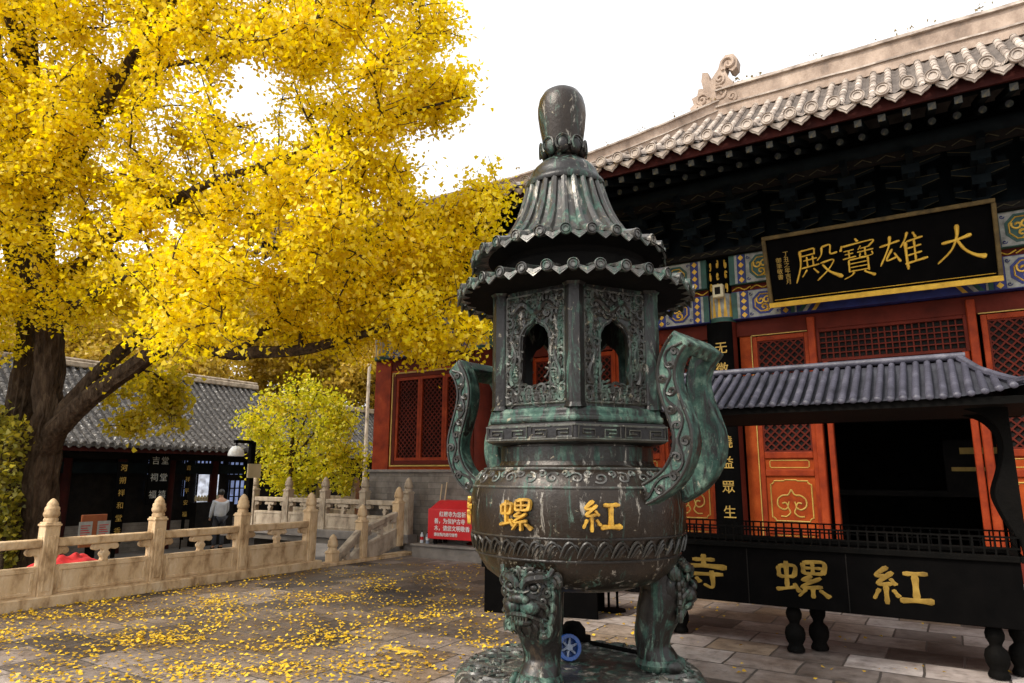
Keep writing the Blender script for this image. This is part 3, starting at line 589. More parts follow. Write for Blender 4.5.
# plate beam and eave purlin
fb = B(-10.7, XR, 10.98, 11.45, 5.14, 5.24)
mb = MB()
for i in range(46):
    xx = -10.4+i*.37; mb.tube([(u, 10.972, v) for u, v in ((xx-.13, 5.17), (xx-.04, 5.21), (xx+.05, 5.17), (xx+.14, 5.21))], .008, 4)
hb('plate_beam', MB().join((fb, 0), (mb, 1)), ['soot', 'line_dim'])
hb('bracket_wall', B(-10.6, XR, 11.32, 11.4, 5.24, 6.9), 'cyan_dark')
# bracket sets
def bracket():
    mb = MB()
    for k in range(3):                                          # three steps outwards
        y = -.10-.36*k; z = .20*k
        mb.box(-.11, .11, y-.11, y+.11, z, z+.13); mb.prism([(-.09, z+.13), (-.30-.03*k, z+.20), (-.30-.03*k, z+.28), (.30+.03*k, z+.28), (.30+.03*k, z+.20), (.09, z+.13)], lambda u, v, d: (u, d, v), y-.05, y+.05)
        for sx in (-1, 0, 1): mb.box(sx*.25-.055, sx*.25+.055, y-.06, y+.06, z+.28, z+.36)
        mb.box(-.045, .045, y-.42, y+.1, z+.14, z+.25); mb.prism([(y-.42, z+.25), (y-.56, z+.10), (y-.42, z+.14)], lambda u, v, d: (d, u, v), -.04, .04)
    g = MB()
    for k in range(3):
        y = -.10-.36*k; z = .20*k
        g.tube([(-.30-.03*k, y-.052, z+.275), (.30+.03*k, y-.052, z+.275)], .006, 4)
        g.tube([(-.09, y-.052, z+.135), (-.30-.03*k, y-.052, z+.205)], .006, 4); g.tube([(.09, y-.052, z+.135), (.30+.03*k, y-.052, z+.205)], .006, 4)
    return MB().join((mb, 0), (g, 1)).build('bracket_set', ['cyan_dark', 'line_dim'], hall)
b0 = bracket(); nb = 22
for i in range(nb):
    b = b0 if i == 0 else copy_tree(b0, hall)
    b.location = (-10.4+i*.80-HX, 11.22-HY, 5.25-HZ)
for yy, zz, nm in ((10.14, 6.02, 'eave_purlin'), (10.72, 6.3, 'eave_purlin')):
    hb(nm, MB().tube([(-11.6, yy, zz), (XR, yy, zz)], .11, 12), 'cyan_dark', smooth=True)
fb = B(-11.2, XR, 10.10, 10.16, 5.80, 5.92)
mb = MB()
for i in range(60):
    xx = -11+i*.29; mb.tube([(xx-.11, 10.095, 5.83), (xx, 10.095, 5.89), (xx+.11, 10.095, 5.83)], .007, 4)
hb('purlin_board', MB().join((fb, 0), (mb, 1)), ['soot', 'line_dim'])

# ---- roof: hipped, concave slope
ZR = [(8.8, 6.14), (9.8, 6.58), (11.0, 7.14), (12.2, 7.78), (13.4, 8.55), (14.4, 9.33), (15.2, 10.0)]
XC, YE, XRG, YRG = -12.3, 8.8, -3.75, 15.2
def lift(x, y): return .55*max(0, (-9.6-x)/2.7)**2*max(0, 1-(y-8.8)/3.5)
def zr(x, y): return interp(ZR, y)+lift(x, y)
def hip_y(x): return YRG if x >= XRG else YE+(YRG-YE)*(x-XC)/(XRG-XC)
def tube_rows(pan, tub, rows, path_fn, across, r=.085, seg=.34, step=True):
    """rows of half-round cover tiles; path_fn(row) -> list of points up the slope"""
    for rw in rows:
        P = path_fn(rw)
        if len(P) < 2: continue
        L = [0]
        for a, b in zip(P[:-1], P[1:]): L.append(L[-1]+(b-a).length)
        n = max(1, int(L[-1]/seg)); vs = []; ring = 0
        for k in range(n):
            for e, sc in ((0, 1.0), (.999, .86)):
                s = (k+e)*L[-1]/n; j = max(0, min(len(P)-2, int(np.searchsorted(L, s))-1)); q = P[j].lerp(P[j+1], (s-L[j])/max(1e-6, L[j+1]-L[j]))
                t = (P[j+1]-P[j]).normalized(); up = across.cross(t).normalized()
                if up.z < 0: up = -up
                jit = rnd.uniform(-.006, .006)
                for m in range(6):
                    a = math.pi*m/5; vs.append(q+across*(math.cos(a)*r*sc+jit)+up*(math.sin(a)*r*sc+.01))
                ring += 1
        tub.add(vs, [(i*6+m, i*6+m+1, (i+1)*6+m+1, (i+1)*6+m) for i in range(ring-1) for m in range(5)])
pan, tub, cap, drip = MB(), MB(), MB(), MB()
AX = Vector((1, 0, 0)); SP = .265
nrow = int((XR+.6-XC)/SP); xs = [XC+.17+i*SP for i in range(nrow)]
def slope_path(x, y0=YE, k=14):
    y1 = hip_y(x)
    return [Vector((x, y0+(y1-y0)*i/k, zr(x, y0+(y1-y0)*i/k))) for i in range(k+1)] if y1-y0 > .1 else []
tube_rows(pan, tub, xs, slope_path, AX, r=.070, seg=.30)
for x in xs:
    a, b = slope_path(x-SP/2), slope_path(x+SP/2)
    if not a: a = [Vector((x-SP/2, YE, zr(x, YE)))]*15
    if not b: continue
    m = slope_path(x-SP/4); 
    vs = []
    for i in range(15):
        vs += [a[i]+Vector((0, 0, -.045)), a[i].lerp(b[i], .28)+Vector((0, 0, 0)), a[i].lerp(b[i], .72)+Vector((0, 0, 0)), b[i]+Vector((0, 0, -.045))]
    pan.add(vs, [(i*4+k, i*4+k+1, (i+1)*4+k+1, (i+1)*4+k) for i in range(14) for k in range(3)])
    z0 = zr(x, YE)
roof = hb('roof', pan, 'tile_pan')
cap.M = Matrix.Rotation(R(90), 4, 'X')
cap.lathe([(.0, .030), (.042, .026), (.046, .040), (.058, .040), (.062, .026), (.074, .026), (.079, .040), (.086, .035), (.088, 0), (.075, -.03)], 16); cap.M = None
o_ = [(-.120, .02), (-.112, -.03), (-.075, -.062), (-.035, -.080), (0, -.110), (.035, -.080), (.075, -.062), (.112, -.03), (.120, .02), (.06, -.005), (0, -.015), (-.06, -.005)]
drip.prism(o_, lambda u, v, d: (u, d-v*.25, v), 0, .022); drip.tube([(u, -.008-v*.25, v) for u, v in ((-.08, -.025), (-.03, -.055), (0, -.08), (.03, -.055), (.08, -.025))], .007, 4)
cap = cap.build('eave_cap_tile', 'tile', roof, smooth=True); drip = drip.build('drip_tile', 'tile', roof)
for i, x in enumerate(xs):
    z0 = zr(x, YE); c_ = cap if i == 0 else cap.copy(); d_ = drip if i == 0 else drip.copy()
    if i: COL.objects.link(c_); COL.objects.link(d_)
    c_.location = (x+rnd.uniform(-.012, .012)-HX, YE-.02-HY+rnd.uniform(-.02, .01), z0+.025-HZ); c_.rotation_euler = (rnd.uniform(-.15, .1), rnd.uniform(-.1, .1), rnd.uniform(-.12, .12))
    d_.location = (x+SP/2-HX, YE-.02-HY+rnd.uniform(-.015, .015), zr(x+SP/2, YE)-.04-HZ); d_.rotation_euler = (rnd.uniform(-.1, .2), rnd.uniform(-.06, .06), rnd.uniform(-.06, .06))
hb('cover_tiles', tub, 'tile', roof, smooth=True, angle=60)
# small finials on the eave caps
mb = MB()
for x in xs[::3]: mb.tube([(x, YE+.10, zr(x, YE)+.09), (x, YE+.10, zr(x, YE)+.16)], [.022, .010], 6)
hb('tile_nails', mb, 'tile_pan', roof)
# end slope, back slope
es = MB(); k = 14
def es_pt(u, v):                                              # u along the eave, v up the slope
    y0, y1 = YE, 2*YRG-YE; y = y0+(y1-y0)*u; ym = y+(YRG-y)*v; x = XC+(XRG-XC)*v
    return Vector((x, ym, interp(ZR, YE+(YRG-YE)*v)+.5*abs(2*u-1)**6*max(0, 1-v*3)))
vs = [es_pt(i/k, j/k) for j in range(k+1) for i in range(k+1)]
es.add(vs, [(j*(k+1)+i, (j+1)*(k+1)+i, (j+1)*(k+1)+i+1, j*(k+1)+i+1) for j in range(k) for i in range(k)])
es.add([(XRG, YRG, 10.0), (XR+.6, YRG, 10.0), (XR+.6, 2*YRG-YE, 6.14), (XC, 2*YRG-YE, 6.14)], [(0, 3, 2, 1)])
hb('rear_slope', es, 'tile_pan', roof, smooth=True)
et = MB()
def es_path(y):
    v1 = min(1, 1-abs(y-YRG)/(YRG-YE)) ; out = []
    for i in range(9):
        v = v1*i/8; out.append(Vector((XC+(XRG-XC)*v, y, interp(ZR, YE+(YRG-YE)*v)+.02)))
    return out if v1 > .03 else []
tube_rows(None, et, [YE+.2+i*SP for i in range(36)], es_path, Vector((0, 1, 0)), seg=.5)
hb('cover_tiles', et, 'tile', roof, smooth=True, angle=60)
# ridges
def ridge_run(P, h, wd, mb, mm):
    P = [Vector(p) for p in P]; nn = []
    for i in range(len(P)):
        t = P[min(i+1, len(P)-1)]-P[max(0, i-1)]; t.z = 0; t.normalize(); nn.append(Vector((-t.y, t.x, 0)))
    for (z0, z1, wk, tgt) in ((-.15, .10*h, 1.25, mb), (.10*h, .16*h, 1.5, mm), (.16*h, .80*h, .95, mb), (.80*h, .87*h, 1.35, mm), (.87*h, h, .8, mm)):
        vs = []
        for p, n_ in zip(P, nn): vs += [p+n_*wd*wk/2+Vector((0, 0, z0)), p-n_*wd*wk/2+Vector((0, 0, z0)), p-n_*wd*wk/2+Vector((0, 0, z1)), p+n_*wd*wk/2+Vector((0, 0, z1))]
        tgt.add(vs, [(i*4+a, i*4+(a+1) % 4, i*4+4+(a+1) % 4, i*4+4+a) for i in range(len(P)-1) for a in range(4)]+[(3, 2, 1, 0), tuple(len(P)*4-4+a for a in range(4))])
rg, rt = MB(), MB()
ridge_run([(XRG+i*.5, YRG, 9.99+.01*rnd.uniform(-1, 1)) for i in range(int((XR+.6-XRG)/.5)+1)], .62, .34, rg, rt)
main_ridge = hb('ridge', rg, 'ridge', roof); hb('ridge_moulding', rt, 'tile', main_ridge)
rg, rt = MB(), MB()
ridge_run([(XC+(XRG-XC)*t, YE+(YRG-YE)*t, zr(XC+(XRG-XC)*t, YE+(YRG-YE)*t)-.02) for t in [i/24 for i in range(25)]], .36, .28, rg, rt)
hip = hb('hip_ridge', rg, 'ridge', roof); hb('ridge_moulding', rt, 'tile', hip)
# ridge-end dragon ornament
orn = MB(); ox, oz = XRG, 10.08
op = [(-.62, .0), (-.66, .18), (-.56, .25), (-.60, .42), (-.46, .46), (-.42, .62), (-.30, .60), (-.34, .80), (-.30, 1.02), (-.16, .98), (-.12, .74), (-.02, .86), (.10, 1.00), (.16, 1.18), (.30, 1.30), (.48, 1.28), (.58, 1.12), (.55, .92), (.44, .84), (.36, .90), (.40, 1.02), (.32, 1.06), (.26, .92), (.34, .70), (.44, .56), (.42, .40), (.56, .30), (.60, .0)]
orn.prism(op, lambda u, v, d: (ox+u*.95, YRG+d, oz+v), -.15, .15)
orn.tube([(ox+u*.95, YRG-.16, oz+v) for u, v in spiral(.36, 1.06, .20, 1.3, 3.9, -1, 18)], .045, 6)
for cx, cz, r, a, d in ((-.34, .30, .17, 0, 1), (.10, .34, .20, 2, -1), (.12, .72, .14, 4, 1), (-.44, .12, .10, 1, -1), (.40, .18, .11, 5, 1)):
    orn.tube([(ox+u*.95, YRG-.16, oz+v) for u, v in spiral(cx, cz, r, 1.4, a, d, 18)], .036, 6)
orn.box(ox-.7, ox+.62, YRG-.2, YRG+.2, oz-.1, oz+.03)
hb('ridge_ornament', orn, 'ridge', main_ridge, bevel=.02, seg=2)
# eave boards and rafters
fp = lambda x: zr(x, YE)-6.14
mb = MB(); q = [XC+.1+i*.4 for i in range(int((XR-XC)/.4)+2)]
vs = []
for x in q: vs += [(x, YE+.08, 5.95+fp(x)), (x, YE+.12, 5.95+fp(x)), (x, YE+.12, 6.11+fp(x)), (x, YE+.08, 6.11+fp(x))]
mb.add(vs, [(i*4+a, i*4+(a+1) % 4, i*4+4+(a+1) % 4, i*4+4+a) for i in range(len(q)-1) for a in range(4)]); hb('eave_board', mb, 'maroon')
mb = MB(); vs = []
for x in q: vs += [(x, YE+.12, 6.06+fp(x)), (x, 11.4, 7.1), ]
mb.add(vs, [(i*2, i*2+1, i*2+3, i*2+2) for i in range(len(q)-1)]); hb('roof_boarding', mb, 'soot')
fr = MB(); fr.M = Matrix.Rotation(R(21), 4, 'X'); fr.box(-.045, .045, 0, 1.5, -.045, .045); fr.M = None
fr = fr.build('flying_rafter', 'cyan_dark', hall, bevel=.004)
fc = MB(); fc.M = Matrix.Rotation(R(21), 4, 'X'); fc.box(-.040, .040, -.006, .001, -.040, .040); fc.mat = 0
fcm = fc.build('painted_end', 'gold_dull', fr); fcm.data.materials[0] = pm('painted_rafter_end', [(.42, (.01, .016, .016)), (.55, (.05, .047, .038)), (.7, (.09, .07, .025))], 30, .7)
rr = MB(); rr.M = Matrix.Rotation(R(24), 4, 'X'); rr.tube([(0, 0, 0), (0, 1.9, 0)], .05, 12); rr.M = None
rr = rr.build('round_rafter', 'cyan_dark', hall, smooth=True, angle=50)
rc = MB(); rc.M = Matrix.Rotation(R(24), 4, 'X'); rc.tube([(0, -.006, 0), (0, .002, 0)], .043, 12); rc = rc.build('painted_end', 'gold_dull', rr)
rc.data.materials[0] = pm('painted_round_end', [(.4, (.008, .010, .025)), (.55, (.025, .037, .032)), (.68, (.11, .10, .07))], 22, .7)
nr = 70
for i in range(nr):
    x = -11.9+i*.265
    f = fr if i == 0 else copy_tree(fr, hall); f.location = (x-HX, YE+.16-HY, 5.90+fp(x)-HZ)
    f = rr if i == 0 else copy_tree(rr, hall); f.location = (x-HX, YE+.72-HY, 5.97+fp(x)*.6-HZ)
# weeds on the ridges
V, F = [], []
pts = []
for i in range(46):
    t = rnd.random()
    c = Vector((XRG+rnd.uniform(0, 8), YRG, 10.60)) if i % 2 else Vector((XC+(XRG-XC)*t, YE+(YRG-YE)*t, zr(XC+(XRG-XC)*t, YE+(YRG-YE)*t)+.33))
    for k in range(rnd.randint(3, 9)): pts.append(c+Vector((rnd.gauss(0, .06), rnd.gauss(0, .05), rnd.uniform(0, .20))))
V, F = leaf_quads(np.array(pts), .06); tag(fast_mesh('ridge_weeds', V, F, 'grass'), kind='stuff')

# ---- name plaque
pl = empty('name_plaque', (-.575, 10.86, 4.20)); pl.rotation_euler = (R(17), 0, 0)
tag(pl, 'long black plaque with gold characters and gilt lower edge hung under the temple eave', 'plaque')
W2, PH = 1.43, .965
mb = MB(); mb.box(-W2, W2, .0, .05, 0, PH); mb.build('board', 'black', pl, bevel=.004)
mb = MB(); mb.box(-W2-.05, W2+.05, -.07, .04, PH, PH+.06); mb.box(-W2-.055, -W2, -.07, .04, .0, PH+.0); mb.box(W2, W2+.055, -.07, .04, .0, PH); mb.build('frame', 'frame_brown', pl, bevel=.008)
mb = MB(); mb.box(-W2-.05, W2+.05, -.09, .04, -.075, 0); mb.box(-W2+.02, W2-.02, -.012, -.002, .03, .04); mb.build('gilt_edge', 'gold', pl, bevel=.01)
for ch, x, s in (('大', 1.03, .58), ('雄', .37, .57), ('寶', -.20, .57), ('殿', -.74, .57)):
    strokes(MB(), ch, s, lambda u, v, d, x=x: (x+u*1.12, -.004-d, .50+v), .012, .92).build('character', 'gold', pl)
for x, w_, sz in ((-1.17, '丁丑之年吉月', .085), (-1.28, '御筆敬書', .085)):
    text('inscription', '\n'.join(w_), sz, 'gold_dull', pl, (x, -.004, .50), (R(90), 0, 0), .002)

# ---- couplet board on the column
cb = empty('couplet_board', (-2.9, 11.02, .55)); tag(cb, 'tall narrow black board with gold characters hung on the column left of the doorway', 'couplet board')
cvx = [(.19*math.sin(a)*1.12, -.07-.10*(math.cos(a)-.0)) for a in [R(-75+i*15) for i in range(11)]]
mb = MB(); mb.prism(cvx, lambda u, v, d: (u, v+.10, d), 0, 3.46); mb.build('board', 'black', cb, smooth=True, angle=50)
for z, c in ((3.02, '无'), (2.68, '微'), (1.52, '饒'), (1.20, '益'), (.83, '眾'), (.45, '生')):
    text('character', c, .205, 'gold_dull', cb, (.03, -.078, z), (R(90), 0, 0), .004, thick=.001)
# small lamp box on the painted column head
lb = empty('lamp_box', (-2.87, 11.04, 4.42)); tag(lb, 'small pale square lamp box fixed on the painted column head', 'lamp box')
mb = MB(); mb.box(-.085, .085, -.12, 0, 0, .22); mb.build('housing', 'cream', lb, bevel=.01)
mb = MB(); mb.box(-.045, .045, -.128, -.118, .05, .17); mb.build('lens', 'soot', lb); mb = MB(); mb.box(-.02, .02, 0, .05, .08, .14); mb.build('bracket', 'iron', lb)
# altar inside the dark doorway
al = empty('altar_table', (-.3, 15.2, .215)); tag(al, 'altar table with yellow silk hanging deep inside the dark doorway', 'altar')
MB().box(-1.6, 1.6, -.5, .5, 1.0, 1.1).build('table_top', 'soot', al)
for sx in (-1, 1):
    for sy in (-1, 1): MB().box(sx*1.5-.06, sx*1.5+.06, sy*.42-.06, sy*.42+.06, 0, 1.0).build('leg', 'soot', al)
mb = MB()
for z0, z1, x0, x1 in ((1.75, 1.86, .55, 1.4), (1.45, 1.52, .4, 1.4), (1.2, 1.36, .9, 1.45)): mb.box(x0, x1, -.54, -.52, z0, z1)
mb.build('silk_hanging', 'gold_dull', al); MB().box(.3, 1.5, -.5, -.46, 1.1, 2.0).build('back_panel', 'soot', al)
# ------------------------------------------------------------------ bronze incense burner
BV = Vector((-2.31, 4.65, 0)); bn = BV.normalized(); bs = Vector((bn.y, -bn.x, 0))
bu = empty('incense_burner', BV-bs*.02, math.atan2(bs.y, bs.x)); 
tag(bu, 'tall green bronze incense burner with pagoda roofs, ear handles and three lion-faced legs', 'incense burner')
rg_ = random.Random(5)
def cyl(th, r, z): return (r*math.sin(th), -r*math.cos(th), z)
BOWL = [(.0, .76), (.22, .765), (.42, .79), (.57, .835), (.66, .90), (.715, .98), (.75, 1.08), (.775, 1.20), (.782, 1.32), (.775, 1.42), (.755, 1.50), (.72, 1.56), (.68, 1.595), (.62, 1.61), (.575, 1.62), (.555, 1.66), (.553, 1.765), (.58, 1.775), (.0, 1.78)]
def bowl_r(z): return interp([(b, a) for a, b in BOWL[3:14]], z)
# round plinth
pl_ = MB().lathe([(.86, 0), (.875, .02), (.875, .15), (.865, .19), (.84, .215), (.80, .222), (.0, .222)], 64).build('plinth', 'bronze_grey', bu, smooth=True, angle=35)
mb = MB()
for k in range(30):
    th = k*2*math.pi/30+rg_.uniform(-.05, .05)
    for rr_ in (.74, .60):
        p = spiral(0, 0, rg_.uniform(.055, .085), 1.3, rg_.uniform(0, 6), 1 if k % 2 else -1, 16)
        ct = cyl(th+(.1 if rr_ < .7 else 0), rr_, .225); mb.tube([(ct[0]+u, ct[1]+v, ct[2]) for u, v in p], .014, 5)
for k in range(14):
    th = k*2*math.pi/14+rg_.uniform(0, .3); P = [cyl(th+q*.09, .66+.07*math.sin(q*1.5+k), .228) for q in range(7)]; mb.tube(P, [.012, .022, .026, .026, .024, .018, .008], 6)
mb.build('dragon_relief', 'bronze_grey', pl_, smooth=True)
# bowl
bowl = MB().lathe(BOWL, 72).build('bowl', 'bronze_brown', bu, smooth=True, angle=50)
mb = MB()                                                     # cloud band round the shoulder
for k in range(30):
    th = k*2*math.pi/30
    for (r_, dz) in ((.050, 0), (.030, .045)):
        zc = 1.535+dz*.6; p = spiral(0, 0, r_, 1.2, rg_.uniform(0, 6), 1 if k % 2 else -1, 14); ps = []
        for u, v in p: z = zc+v*.72; rr_ = bowl_r(z)+.002; ps.append(cyl(th+(u+dz*1.8)/.74, rr_, z))
        mb.tube(ps, .0085, 5)
for zz in (1.475, 1.595):
    mb.tube([cyl(i*2*math.pi/72, bowl_r(zz)+.002, zz) for i in range(73)], .009, 6, False)
mb.build('cloud_band', 'bronze_grey', bowl, smooth=True)
mb = MB()                                                     # wave band
for k in range(44):
    th = k*2*math.pi/44
    for q in range(3):
        ps = [cyl(th+.14*t_*1.15+q*.035, bowl_r(1.10-.035*q+.085*math.sin(math.pi*t_)*(1-.25*q)-.03*t_)+.003, 1.045+.0*q+.085*math.sin(math.pi*t_)*(1-.22*q)+.02*t_) for t_ in [i/8 for i in range(9)]]
        mb.tube(ps, [.004, .008, .010, .010, .010, .009, .008, .006, .003], 5)
for zz in (1.02, 1.16):
    mb.tube([cyl(i*2*math.pi/72, bowl_r(zz)+.002, zz) for i in range(73)], .008, 6, False)
mb.build('wave_band', 'bronze_dark', bowl, smooth=True)
for ch, th in (('紅', R(11.5)), ('螺', R(-30)), ('寺', R(-80))):
    fn = lambda u, v, d: cyl(th+u/.78, bowl_r(1.30+v*.84)+.004+d, 1.30+v*.84)
    strokes(MB(), ch, .25, fn, .022, 1.55).build('gilded_character', 'gold_char', bowl)
MB().lathe([(.548, 1.645), (.562, 1.65), (.562, 1.745), (.548, 1.75)], 72).build('neck', 'bronze', bu, smooth=True)
# legs with lion masks and paws
def leg():
    path = catmull([(0, -.58, .92), (0, -.615, .76), (0, -.56, .60), (0, -.52, .46), (0, -.525, .36), (0, -.56, .27)], 5)
    rs = [interp([(0, .17), (.25, .175), (.5, .135), (.75, .118), (1, .14)], i/(len(path)-1)) for i in range(len(path))]
    mb = MB(); mb.tube([tuple(p) for p in path], rs, 20); l = mb.build('leg', 'bronze', bu, smooth=True)
    pw = MB(); pw.M = Matrix.Translation((0, .07, 0)); pw.sphere((0, -.63, .275), (.15, .17, .075), 16, 8)
    for k in range(-2, 3):
        x = k*.062; pw.sphere((x, -.755+abs(k)*.020, .268), (.036, .065, .052), 10, 6); pw.tube([(x, -.80+abs(k)*.02, .262), (x*1.02, -.83+abs(k)*.02, .245), (x*1.03, -.835+abs(k)*.02, .228)], [.018, .013, .004], 6)
    pw.build('paw', 'bronze_green', l, smooth=True)
    mk = MB(); c = Vector((0, -.645, .80))
    mk.sphere(c, (.185, .12, .185), 22, 14)
    for q in (-1, 1): mk.sphere(c+Vector((q*.058, -.118, -.055)), (.075, .065, .055), 14, 9)            # whisker pads
    mk.sphere(c+Vector((0, -.165, -.002)), (.066, .034, .032), 12, 7)                                   # broad nose
    for q in (-1, 1): mk.sphere(c+Vector((q*.048, -.165, -.008)), (.030, .026, .026), 10, 6)
    for q in (-1, 0, 1): mk.tube([c+Vector((q*.028-.03, -.135, .035+.008*abs(q))), c+Vector((q*.028, -.148, .03)), c+Vector((q*.028+.03, -.135, .035+.008*abs(q)))], [.006, .012, .006], 5)
    mk.tube([c+Vector(p) for p in catmull([(-.13, -.095, -.135), (-.07, -.155, -.10), (0, -.18, -.092), (.07, -.155, -.10), (.13, -.095, -.135)], 4)], .014, 6)
    mk.sphere(c+Vector((0, -.105, -.145)), (.07, .055, .035), 12, 7)                                    # jaw
    for q in range(6): mk.tube([c+Vector((-.05+q*.02, -.155, -.112)), c+Vector((-.05+q*.02, -.157, -.138))], [.009, .004], 5)
    for s in (-1, 1):
        mk.sphere(c+Vector((s*.082, -.115, .062)), (.032, .030, .026), 12, 8)                            # eye
        mk.tube([c+Vector((s*.082+.044*math.cos(a_), -.118, .062+.032*math.sin(a_))) for a_ in [i*math.pi/6 for i in range(13)]], .010, 5, False)
        mk.tube([c+Vector(p) for p in catmull([(s*.014, -.150, .062), (s*.05, -.150, .108), (s*.105, -.120, .122), (s*.165, -.085, .13), (s*.19, -.06, .175)], 4)], [.024]*5+[.030]*6+[.016]*6, 7)
        mk.tube([c+Vector(p) for p in catmull([(s*.05, -.155, -.03), (s*.11, -.125, -.03), (s*.15, -.08, -.06), (s*.13, -.06, -.11)], 4)], .017, 6)
        mk.sphere(c+Vector((s*.195, -.01, .10)), (.035, .04, .06), 8, 6)
        for q in range(5):
            ps = spiral(s*(.175-.012*q), .09-.070*q, .046, 1.4, q, s, 16); mk.tube([c+Vector((u, -.085+abs(u)*.22, v)) for u, v in ps], .018, 6)
        for q in range(4):
            mk.tube([c+Vector(p) for p in catmull([(s*(.02+.038*q), -.105+.018*q, -.15), (s*(.04+.038*q), -.09+.018*q, -.20), (s*(.018+.04*q), -.06+.018*q, -.25)], 4)], [.018, .018, .017, .015, .013, .011, .009, .006, .004], 6)
    for s in (-1, 1):
        for (u0, v0, r_) in ((.125, -.02, .036), (.10, -.075, .030), (.155, .03, .030), (.05, .135, .04), (.0, .125, .03)):
            mk.tube([c+Vector((u, -.118+abs(u)*.28, v)) for u, v in spiral(s*u0, v0, r_, 1.4, 1, s, 14)], .013, 6)
    for row in range(3):
        for q in range(7-row):
            x_ = -.135+row*.022+q*.045; ps = spiral(x_*1.15, .150+.042*row-abs(x_)*.35, .036, 1.3, q+row, 1 if q % 2 else -1, 13); mk.tube([c+Vector((u, -.095+.03*row+abs(u)*.25, v)) for u, v in ps], .0125, 6)
    mk.build('lion_mask', 'bronze', l, smooth=True); return l
l0 = leg()
for i, a in enumerate((-27, 90, 208)):
    l = l0 if i == 0 else copy_tree(l0, bu); l.rotation_euler = (0, 0, R(a))
# pair of ears
EAR = [(.64, 1.41), (.76, 1.46), (.89, 1.55), (.97, 1.68), (.985, 1.82), (.945, 1.96), (.90, 2.10), (.89, 2.22), (.93, 2.34), (1.01, 2.44)]
BETA = R(33)
def ear(side):
    C2 = catmull(EAR, 4); m = len(C2); nrm = []
    for i in range(m):
        d = C2[min(i+1, m-1)]-C2[max(0, i-1)]; d /= np.linalg.norm(d); nrm.append(np.array([d[1], -d[0]]))
    nv = Vector((math.cos(BETA), -math.sin(BETA), 0))*side; tv = Vector((math.sin(BETA), math.cos(BETA), 0))
    def pt(i, o, t): q = C2[i]+nrm[i]*o; return nv*q[0]+tv*t+Vector((0, 0, q[1]))
    half, wl, th = .29, .125, .15
    mb = MB()
    def rail(t0, t1, i0):
        vs = []
        for i in range(i0, m): vs += [pt(i, th*.5, t0), pt(i, th*.5, t1), pt(i, -th*.5, t1), pt(i, -th*.5, t0)]
        k = m-i0
        mb.add(vs, [(j*4+a, j*4+(a+1) % 4, j*4+4+(a+1) % 4, j*4+4+a) for j in range(k-1) for a in range(4)]+[(3, 2, 1, 0), tuple(k*4-4+a for a in range(4))])
    rail(-half, -half+wl, 0); rail(half-wl, half, 0)
    top = m-4
    vs = []
    for i in range(top, m): vs += [pt(i, th*.5-.003, -half+wl-.004), pt(i, th*.5-.003, half-wl+.004), pt(i, -th*.5+.003, half-wl+.004), pt(i, -th*.5+.003, -half+wl-.004)]
    k = m-top; mb.add(vs, [(j*4+a, j*4+(a+1) % 4, j*4+4+(a+1) % 4, j*4+4+a) for j in range(k-1) for a in range(4)]+[(3, 2, 1, 0), tuple(k*4-4+a for a in range(4))])
    e = mb.build('handle', 'bronze_green', bu, bevel=.014, seg=2, smooth=True, angle=40)
    rl = MB()
    for face in (-half-.001, half+.001):
        for o in (-th*.40, th*.40): rl.tube([pt(i, o, face) for i in range(1, m-1)], .011, 5)
        rl.tube([pt(i, th*.22*math.sin(i*.75), face) for i in range(1, m-1)], .011, 6)
        for a in range(1, m-3, 3):
            d = 1 if (a//4) % 2 else -1
            ps = spiral(d*.022, 0, .036, 1.3, a, d, 16)
            for (u, v) in [(0, 0)]:
                P = []
                for (u, v) in ps:
                    f = a+1.5+v/.045; i = max(0, min(m-1, int(round(f)))); fi = max(0, min(m-2, int(f))); fr_ = f-fi
                    P.append(pt(fi, u, face).lerp(pt(fi+1, u, face), max(0, min(1, fr_))))
                rl.tube(P, .0125, 5)
    rl.build('scroll_relief', 'bronze_dark', e, smooth=True); return e
ear(1); ear(-1)
# fret ring and hexagonal chamber
HEX = [R(60*i) for i in range(6)]
def hexring(mb, R0, prof, rd=0.0):
    vs = []
    for r_, z in prof:
        for a in HEX: vs.append(cyl(a, r_, z))
    n = len(prof); mb.add(vs, [(j*6+i, j*6+(i+1) % 6, (j+1)*6+(i+1) % 6, (j+1)*6+i) for j in range(n-1) for i in range(6)]+[tuple(reversed(range(6))), tuple((n-1)*6+i for i in range(6))])
mb = MB(); hexring(mb, 0, [(.60, 1.755), (.71, 1.77), (.725, 1.785), (.725, 1.885), (.71, 1.90), (.66, 1.91)])
ring = mb.build('fret_ring', 'bronze_dark', bu, bevel=.012, seg=2)
def face_fn(k, r_):
    a = HEX[k]+R(30); ap = r_*math.cos(R(30)); n_ = Vector((math.sin(a), -math.cos(a), 0)); t_ = Vector((math.cos(a), math.sin(a), 0))
    return lambda u, v, d: n_*(ap+d)+t_*u+Vector((0, 0, v))
mb = MB()
for k in range(6):
    f = face_fn(k, .725)
    for q in range(4):
        x = -.27+q*.18; s = 1 if q % 2 else -1
        P = [(-.08, .04), (.07, .04), (.07, -.035), (-.05, -.035), (-.05, .012), (.038, .012), (.038, -.012), (-.02, -.012)]
        mb.tube([f(x+s*u, 1.836+v, .001) for u, v in P], .0085, 4, True)
    for z in (1.79, 1.88): mb.tube([f(u, z, .001) for u in (-.365, .365)], .007, 4)
mb.build('meander', 'bronze', ring)
RW, Z0, Z1 = .635, 1.91, 2.86
mb = MB(); hexring(mb, 0, [(.69, 1.905), (.705, 1.912), (.705, 1.94), (.68, 1.955), (.68, 1.99), (.66, 2.01), (.58, 2.01)]); mb.build('base_moulding', 'bronze_green', bu, bevel=.008)
